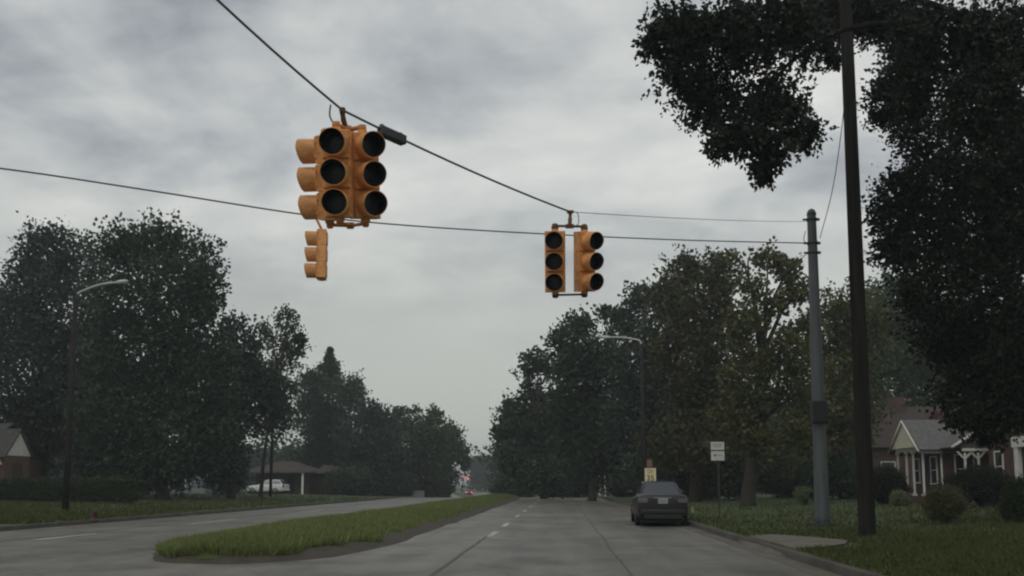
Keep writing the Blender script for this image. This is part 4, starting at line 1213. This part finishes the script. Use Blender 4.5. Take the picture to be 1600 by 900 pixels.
# ------------------------------------------------------------------ houses
def window(root, c, w, h, axis, parent_trim='white', nm='window', bars=True):
    """axis 'x': wall faces -X ; axis 'y': wall faces -Y. c is the middle of the opening on the wall face (root-local)"""
    f = MB(); gl = MB(); t = 0.07
    def bx(u0, u1, z0, z1, d0, d1, mbq):
        if axis == 'y': mbq.box2((c[0] + u0, c[1] + d0, c[2] + z0), (c[0] + u1, c[1] + d1, c[2] + z1))
        else: mbq.box2((c[0] + d0, c[1] + u0, c[2] + z0), (c[0] + d1, c[1] + u1, c[2] + z1))
    bx(-w / 2 - t, -w / 2, -h / 2, h / 2, -0.05, 0.02, f); bx(w / 2, w / 2 + t, -h / 2, h / 2, -0.05, 0.02, f)
    bx(-w / 2 - t, w / 2 + t, h / 2, h / 2 + t, -0.052, 0.02, f); bx(-w / 2 - t - 0.03, w / 2 + t + 0.03, -h / 2 - t, -h / 2, -0.08, 0.02, f)
    if bars: bx(-w / 2, w / 2, -0.025, 0.025, -0.045, 0.02, f)
    fo = f.build(nm, M[parent_trim], root)
    bx(-w / 2, w / 2, -h / 2, h / 2, -0.02, 0.025, gl); gl.build('pane', M['glass'], fo)
    return fo

# --- cream gabled brick house (front faces the road, long side faces the camera)
hx, hy0, hy1 = 18.05, 46.0, 49.5
Z0 = LZ(hx, 46)
h1 = thing('brick_house', 'red brick house with a cream front gable and white porch columns', 'house', (hx, hy0, Z0))
H1L, EA, AP = 11.0, 2.85, 4.2           # length, eave, apex
wd = hy1 - hy0
q = MB(); q.box2((0.9, 0, -0.3), (H1L, wd, EA)); q.build('wall', M['brick'], h1)
q = MB(); q.prism([(-0.2, -0.12, EA - 0.04), (-0.2, wd + 0.12, EA - 0.04), (-0.2, wd / 2, AP - 0.03)], (0.5, 0, 0)); q.build('gable', M['cream'], h1)
for sgn in (0, 1):
    q = MB()
    e = -0.35 if sgn == 0 else wd + 0.35
    ez = EA - 0.35 * (AP - EA) / (wd / 2)
    q.sheet([(-0.25, e, ez), (H1L, e, ez), (H1L, wd / 2, AP), (-0.25, wd / 2, AP)], 0.10 if sgn == 1 else -0.10)
    r_ = q.build('roof', M['shingle'], h1)
    tr = MB(); tr.tube([(-0.28, e, ez - 0.02), (-0.28, wd / 2, AP + 0.02)], 0.06, 4); tr.build('rake_board', M['white'], r_)
    tr = MB(); tr.box2((-0.25, e - 0.05, ez - 0.12), (H1L, e + 0.02, ez - 0.015)); tr.build('gutter', M['shingle'], r_)
# porch slab under the gable with columns
q = MB(); q.box2((-0.1, 0, -0.3), (0.88, wd, 0.35)); q.build('porch_floor', M['brick'], h1)
q = MB(); q.box2((0.0, 0, EA - 0.22), (0.14, wd, EA - 0.005)); q.build('porch_beam', M['white'], h1)
for yy in (0.08, 1.3, 2.2, wd - 0.08):
    q = MB(); q.box((0.07, yy, (0.35 + EA - 0.22) / 2), (0.085, 0.085, EA - 0.57)); q.box((0.07, yy, EA - 0.28), (0.2, 0.2, 0.1)); q.box((0.07, yy, 0.41), (0.2, 0.2, 0.1)); q.build('column', M['white'], h1)
q = MB(); q.box2((0.86, 1.55, 0.36), (0.93, 2.4, 2.4)); dr = q.build('door', M['darkmetal'], h1)
window(h1, (0.9, 0.8, 1.65), 0.7, 1.3, 'x'); window(h1, (0.9, 2.95, 1.65), 0.6, 1.2, 'x')
window(h1, (2.05, 0, 1.7), 0.85, 1.35, 'y'); window(h1, (4.7, 0, 1.7), 0.9, 1.35, 'y')
q = MB(); q.tube([(0.92, -0.06, EA - 0.1), (0.92, -0.06, 0.1)], 0.045, 6); q.build('downspout', M['white'], h1)
# side porch: a small gable facing the camera on white posts
xa, xb, ph = 0.75, 4.05, 1.05
xm_ = (xa + xb) / 2; pe = EA - 0.12
q = MB(); q.prism([(xa + 0.25, -1.45, pe - 0.02), (xb - 0.25, -1.45, pe - 0.02), (xm_, -1.45, pe + ph - 0.15)], (0, 0.3, 0)); q.build('porch_gable', M['shingle'], h1)
for xe in (xa, xb):
    q = MB(); q.sheet([(xe, -1.7, pe), (xm_, -1.7, pe + ph), (xm_, 1.3, pe + ph), (xe, 1.3, pe)], 0.08 if xe == xa else -0.08); rf = q.build('porch_roof', M['shingle'], h1)
    tr = MB(); tr.tube([(xe, -1.73, pe - 0.03), (xm_, -1.73, pe + ph - 0.03)], 0.075, 4); tr.build('rake_board', M['white'], rf)
q = MB(); q.box2((1.3, -1.62, pe - 0.2), (3.95, -1.5, pe - 0.06)); q.build('porch_beam', M['white'], h1)
for xx in (1.42, 2.05, 3.2):
    q = MB(); q.box((xx, -1.55, (EA - 0.35) / 2 - 0.1), (0.085, 0.085, EA - 0.25))
    q.sheet([(xx + 0.04, -1.55, pe - 0.5), (xx + 0.09, -1.55, pe - 0.55), (xx + 0.40, -1.55, pe - 0.21), (xx + 0.28, -1.55, pe - 0.21)], 0.05)
    q.sheet([(xx - 0.04, -1.55, pe - 0.5), (xx - 0.28, -1.55, pe - 0.21), (xx - 0.40, -1.55, pe - 0.21), (xx - 0.09, -1.55, pe - 0.55)], 0.05)
    q.build('column', M['white'], h1)
q = MB(); q.box2((1.0, -1.7, -0.3), (4.0, -0.01, 0.25)); q.build('porch_floor', M['concrete'], h1)
# cross gable behind with a white rake
q = MB(); q.box2((1.6, wd / 2, AP - 0.6), (2.5, wd / 2 + 0.9, AP + 0.55)); ch = q.build('chimney', M['brick'], h1)

# --- nearer brick house at the right edge
h2 = thing('brick_house', 'brick house cut by the right frame edge with a white door surround', 'house', (20.2, 37.6, LZ(20.2, 40)))
q = MB(); q.box2((0, 0, -0.3), (8, 6.0, 3.3)); q.build('wall', M['brick'], h2)
q = MB(); q.sheet([(-0.4, -0.4, 3.2), (8.4, -0.4, 3.2), (8.4, 3.0, 5.0), (-0.4, 3.0, 5.0)], -0.12); q.build('roof', M['shingle_b'], h2)
q = MB(); q.sheet([(-0.4, 6.4, 3.2), (8.4, 6.4, 3.2), (8.4, 3.0, 5.0), (-0.4, 3.0, 5.0)], 0.12); q.build('roof', M['shingle_b'], h2)
q = MB(); q.prism([(0.02, -0.02, 3.3), (0.02, 6.02, 3.3), (0.02, 3.0, 4.9)], (0.3, 0, 0)); q.build('gable', M['brick'], h2)
q = MB(); q.box2((-0.22, 1.5, -0.2), (0.02, 1.85, 2.55)); q.box2((-0.22, 2.85, -0.2), (0.02, 3.2, 2.55)); q.box2((-0.26, 1.4, 2.55), (0.02, 3.3, 3.0)); q.build('door_surround', M['white'], h2)
q = MB(); q.box2((-0.05, 1.85, -0.1), (0.03, 2.85, 2.54)); q.build('door', M['darkmetal'], h2)
window(h2, (0, 5.0, 1.75), 0.7, 1.3, 'x')
window(h2, (2, 0, 1.75), 1.0, 1.3, 'y')

# --- brick house behind
h3 = thing('brick_house', 'taller red brick house behind, its roof showing beyond the cream gable', 'house', (21.5, 66, LZ(21.5, 66)))
q = MB(); q.box2((0, 0, -0.3), (11, 8, 3.7)); q.build('wall', M['brick'], h3)
q = MB(); q.prism([(0.0, -0.0, 3.7), (0.0, 8.0, 3.7), (0.0, 4, 6.6)], (11, 0, 0)); q.build('gable', M['brick'], h3)
for sgn in (0, 1):
    e = -0.4 if sgn == 0 else 8.4
    q = MB(); q.sheet([(-0.3, e, 3.45), (11.2, e, 3.45), (11.2, 4, 6.72), (-0.3, 4, 6.72)], -0.14 if sgn == 0 else 0.14); q.build('roof', M['shingle_b'], h3)
q = MB(); q.box2((3.6, 3.2, 5.8), (4.6, 4.2, 7.5)); q.build('chimney', M['brick'], h3)
window(h3, (0, 2.2, 1.8), 0.9, 1.4, 'x'); window(h3, (0, 5.6, 1.8), 0.9, 1.4, 'x'); window(h3, (0, 4.0, 4.9), 0.7, 0.9, 'x')
window(h3, (2.0, 0, 1.8), 0.9, 1.4, 'y')

# --- small house with white porch on the right, far
x = GX(948, 98); h4 = thing('small_house', 'grey house with a little white columned porch beyond the parked sedan', 'house', (x, 98, LZ(x, 98)))
q = MB(); q.box2((0, 0, -0.5), (12, 7, 3.0)); q.build('wall', M['brick3'], h4)
q = MB(); q.sheet([(-0.5, -0.4, 2.9), (12.4, -0.4, 2.9), (12.4, 3.5, 4.9), (-0.5, 3.5, 4.9)], -0.12); q.build('roof', M['shingle_b'], h4)
q = MB(); q.sheet([(-0.5, 7.4, 2.9), (12.4, 7.4, 2.9), (12.4, 3.5, 4.9), (-0.5, 3.5, 4.9)], 0.12); q.build('roof', M['shingle_b'], h4)
q = MB(); q.prism([(-0.95, -1.5, 2.3), (0.5, -1.5, 2.3), (-0.2, -1.5, 3.2)], (0, 1.45, 0)); q.build('porch_gable', M['white'], h4)
for xx in (-0.85, -0.25, 0.35):
    q = MB(); q.box((xx, -1.4, 1.0), (0.16, 0.16, 2.6)); q.build('column', M['white'], h4)
q = MB(); q.box2((-1.0, -1.5, -0.4), (0.6, -0.01, 0.1)); q.build('porch_floor', M['concrete'], h4)
window(h4, (2.9, 0, 1.4), 0.8, 1.3, 'y'); window(h4, (6.5, 0, 1.4), 1.6, 1.3, 'y', 'bluegrey')

# --- white gabled brick house at the left edge: the entry bay's gable faces the road
y0_, y1_ = 51.0, 53.5
xg = GX(5, y0_); zg = LZ(xg, y0_)
h5 = thing('brick_house', 'small brick house with a white gable at the left frame edge', 'house', (xg, y0_, zg))
w5 = y1_ - y0_; ez = U(22, 712, 52).z - zg; az_ = U(22, 671, 52).z - zg
q = MB(); q.box2((-2.5, 0, -0.3), (0, w5, ez)); q.build('wall', M['brick2'], h5)
q = MB(); q.prism([(0.03, -0.12, ez), (0.03, w5 + 0.12, ez), (0.03, w5 / 2, az_)], (-0.3, 0, 0)); q.build('gable', M['white'], h5)
for s_, e in ((-1, -0.28), (1, w5 + 0.28)):
    q = MB(); q.sheet([(0.16, e, ez - 0.12), (0.16, w5 / 2, az_ + 0.06), (-6, w5 / 2, az_ + 0.06), (-6, e, ez - 0.12)], 0.09 if s_ < 0 else -0.09); q.build('roof', M['slate'], h5)
q = MB(); q.box2((-11, 0.4, -0.3), (-2.51, 8, ez - 0.1)); q.build('side_wall', M['brick2'], h5)
q = MB(); q.sheet([(-11.3, 0.0, ez - 0.25), (-2.2, 0.0, ez - 0.25), (-2.2, 4.2, az_ + 0.5), (-11.3, 4.2, az_ + 0.5)], -0.12); q.build('side_roof', M['slate'], h5)
q = MB(); q.sheet([(-11.3, 8.4, ez - 0.25), (-2.2, 8.4, ez - 0.25), (-2.2, 4.2, az_ + 0.5), (-11.3, 4.2, az_ + 0.5)], 0.12); q.build('side_roof', M['slate'], h5)
q = MB(); q.prism([(0.02, w5 / 2 - 0.45, 0.3), (0.02, w5 / 2 + 0.45, 0.3), (0.02, w5 / 2 + 0.45, 2.0), (0.02, w5 / 2, 2.35), (0.02, w5 / 2 - 0.45, 2.0)], (0.05, 0, 0)); q.build('door', M['brick3'], h5)
q = MB(); q.prism([(-0.9, -0.9, ez - 0.55), (-0.1, -0.9, ez - 0.55), (-0.5, -0.9, ez + 0.2)], (0, 0.85, 0)); q.build('porch_gable', M['white'], h5)
window(h5, (-1.2, 0, 1.3), 0.5, 1.1, 'y')

# --- low brown house with carport, left
d = 98.0; xL, xR = GX(392, d), GX(508, d)
h6 = thing('low_house', 'low brown brick house with a hipped roof and one white carport post', 'house', (xL, d, LZ(xL, d)))
w6 = xR - xL; ez = U(450, 739, d).z - h6.location.z; xm = GX(482, d) - xL
q = MB(); q.box2((0, 1.5, -0.4), (xm - 0.3, 8, ez)); q.build('wall', M['brick3'], h6)
q = MB(); q.box2((xm - 0.29, 3, -0.4), (w6, 9, ez - 0.2)); q.build('side_wall', M['brick3'], h6)
def hip(mb, x0, x1, y0, y1, z0, z1):
    k = min(x1 - x0, y1 - y0) * 0.42
    v = [(x0, y0, z0), (x1, y0, z0), (x1, y1, z0), (x0, y1, z0), (x0 + k, y0 + k, z1), (x1 - k, y0 + k, z1), (x1 - k, y1 - k, z1), (x0 + k, y1 - k, z1)]
    mb.add(v, [(0, 1, 5, 4), (1, 2, 6, 5), (2, 3, 7, 6), (3, 0, 4, 7), (4, 5, 6, 7), (3, 2, 1, 0)])
    return mb
rf = hip(MB(), -0.7, xm + 0.2, -0.8, 8.6, ez + 0.16, ez + 1.35).build('roof', M['shingle_b'], h6)
q = MB(); q.box2((-0.75, -0.85, ez), (xm + 0.25, 8.65, ez + 0.155)); q.build('fascia', mat('weathered_fascia', (0.11, 0.105, 0.10), 0.8, 0.3, 3), rf)
hip(MB(), xm - 0.3, w6 + 0.5, 2.2, 9.5, ez - 0.04, ez + 0.95).build('side_roof', M['shingle_b'], h6)
q = MB(); xp = GX(472.5, d - 0.6) - xL; q.box((xp, -0.55, (ez) / 2 - 0.1), (0.2, 0.16, ez + 0.2)); q.build('carport_post', M['white'], h6)
window(h6, (2.2, 1.5, 1.4), 1.3, 0.9, 'y', 'bluegrey'); 
q = MB(); q.box2((3.6, 1.44, -0.2), (4.5, 1.52, 2.0)); q.build('door', M['trimblack'], h6)

# --- pale house screened by the left trees
d = 104.0; xL = GX(212, d)
h7 = thing('pale_house', 'blue grey house half hidden behind the trunks left of the white car', 'house', (xL, d, LZ(xL, d)))
q = MB(); q.box2((0, 0, -0.5), (8.5, 6, 3.0)); q.build('wall', M['bluegrey'], h7)
hip(MB(), -0.5, 9, -0.5, 6.5, 3.003, 4.8).build('roof', M['shingle'], h7)
window(h7, (2.0, 0, 1.5), 1.0, 1.3, 'y'); window(h7, (5.5, 0, 1.5), 1.0, 1.3, 'y')

# ------------------------------------------------------------------ small street things
d = 30.0; x = GX(150, d) ; x = LX - 0.55
d = 28.6; 
hyd = thing('fire_hydrant', 'dull red fire hydrant at the left kerb below the hedge', 'hydrant', (GX(150, d), d, LZ(GX(150, d), d)))
q = MB(); q.lathe([(0.13, -0.05), (0.13, 0.04), (0.09, 0.06), (0.085, 0.30), (0.11, 0.31), (0.11, 0.34)], n=14); q.build('barrel', M['hydrant'], hyd)
q = MB(); q.lathe([(0.10, 0.34), (0.085, 0.41), (0.04, 0.46), (0.03, 0.50)], n=14); q.build('bonnet', M['hydrant'], hyd)
for dx, dy in ((-1, 0), (1, 0), (0, -1)):
    q = MB(); q.tube([(dx * 0.07, dy * 0.07, 0.24), (dx * 0.15, dy * 0.15, 0.24)], 0.045, 10); q.build('nozzle', M['hydrant'], hyd)

d = 62.0; x = GX(158, d)
yl = thing('yard_lamp', 'pale yard lamp with a white globe rising above the hedge', 'lamp post', (x, d, LZ(x, d)))
zt = U(162, 733, d).z - yl.location.z
q = MB(); q.lathe([(0.30, -0.1), (0.28, 0.2), (0.22, zt * 0.5), (0.2, zt - 0.1)], n=12); q.build('pillar', M['cabinet'], yl)
q = MB(); q.lathe([(0.05, -0.2), (0.2, -0.1), (0.26, 0.0), (0.18, 0.12), (0.03, 0.17)], (0.42, 0, zt + 0.08), 14); q.build('globe', M['white'], yl)
q = MB(); q.tube([(0.1, 0, zt - 0.15), (0.3, 0, zt - 0.08), (0.42, 0, zt - 0.1)], 0.03, 6); q.build('arm', M['darkmetal'], yl)

d = 70.0; x = GX(336, d)
po = thing('bollard', 'short pale stone post on the left lawn, left of the white car', 'post', (x, d, LZ(x, d)))
q = MB(); q.lathe([(0.22, -0.1), (0.2, 0.7), (0.24, 0.75), (0.22, 0.9), (0.1, 1.0)], n=12); q.build('shaft', M['bluegrey'], po)
q = MB(); q.lathe([(0.30, -0.1), (0.30, 0.12)], n=12); q.build('foot', M['bluegrey'], po)

d = 112.0; x = cx(d) + LX - 1.2; x = GX(655, d)
ub = thing('utility_cabinet', 'small pale grey cabinet beside the far left carriageway', 'cabinet', (x, d, LZ(x, d)))
q = MB(); q.box((0, 0, 0.5), (1.25, 0.7, 1.2)); q.build('case', M['cabinet'], ub, 0.03)
q = MB(); q.box((0, 0, 1.14), (1.35, 0.8, 0.08)); q.build('lid', M['cabinet'], ub, 0.02)

d = 34.0; x = GX(1081, d)
mk = thing('verge_marker', 'short yellow marker stake on the verge beside the sedan', 'marker', (x, d, LZ(x, d)))
q = MB(); q.box((0, 0, 0.12), (0.03, 0.03, 0.34)); q.build('stake', M['darkmetal'], mk)
q = MB(); q.box((0, -0.02, 0.24), (0.10, 0.01, 0.22)); q.build('flag', M['yellow'], mk)

hyd.scale = (0.85, 0.85, 0.8)
# ------------------------------------------------------------------ rain haze over the street
hzm = bpy.data.materials.new('rain_haze'); hzm.use_nodes = True
t = hzm.node_tree; t.nodes.clear()
mo = t.nodes.new('ShaderNodeOutputMaterial'); pv = t.nodes.new('ShaderNodeVolumePrincipled')
pv.inputs['Color'].default_value = (0.80, 0.86, 0.88, 1)
pv.inputs['Density'].default_value = 0.0009
pv.inputs['Anisotropy'].default_value = 0.2
t.links.new(pv.outputs[0], mo.inputs['Volume'])
q = MB(); q.box2((-3100, -950, -5.0), (3100, 3100, 30.0))
hb = q.build('haze', hzm); tag(hb, kind='stuff')
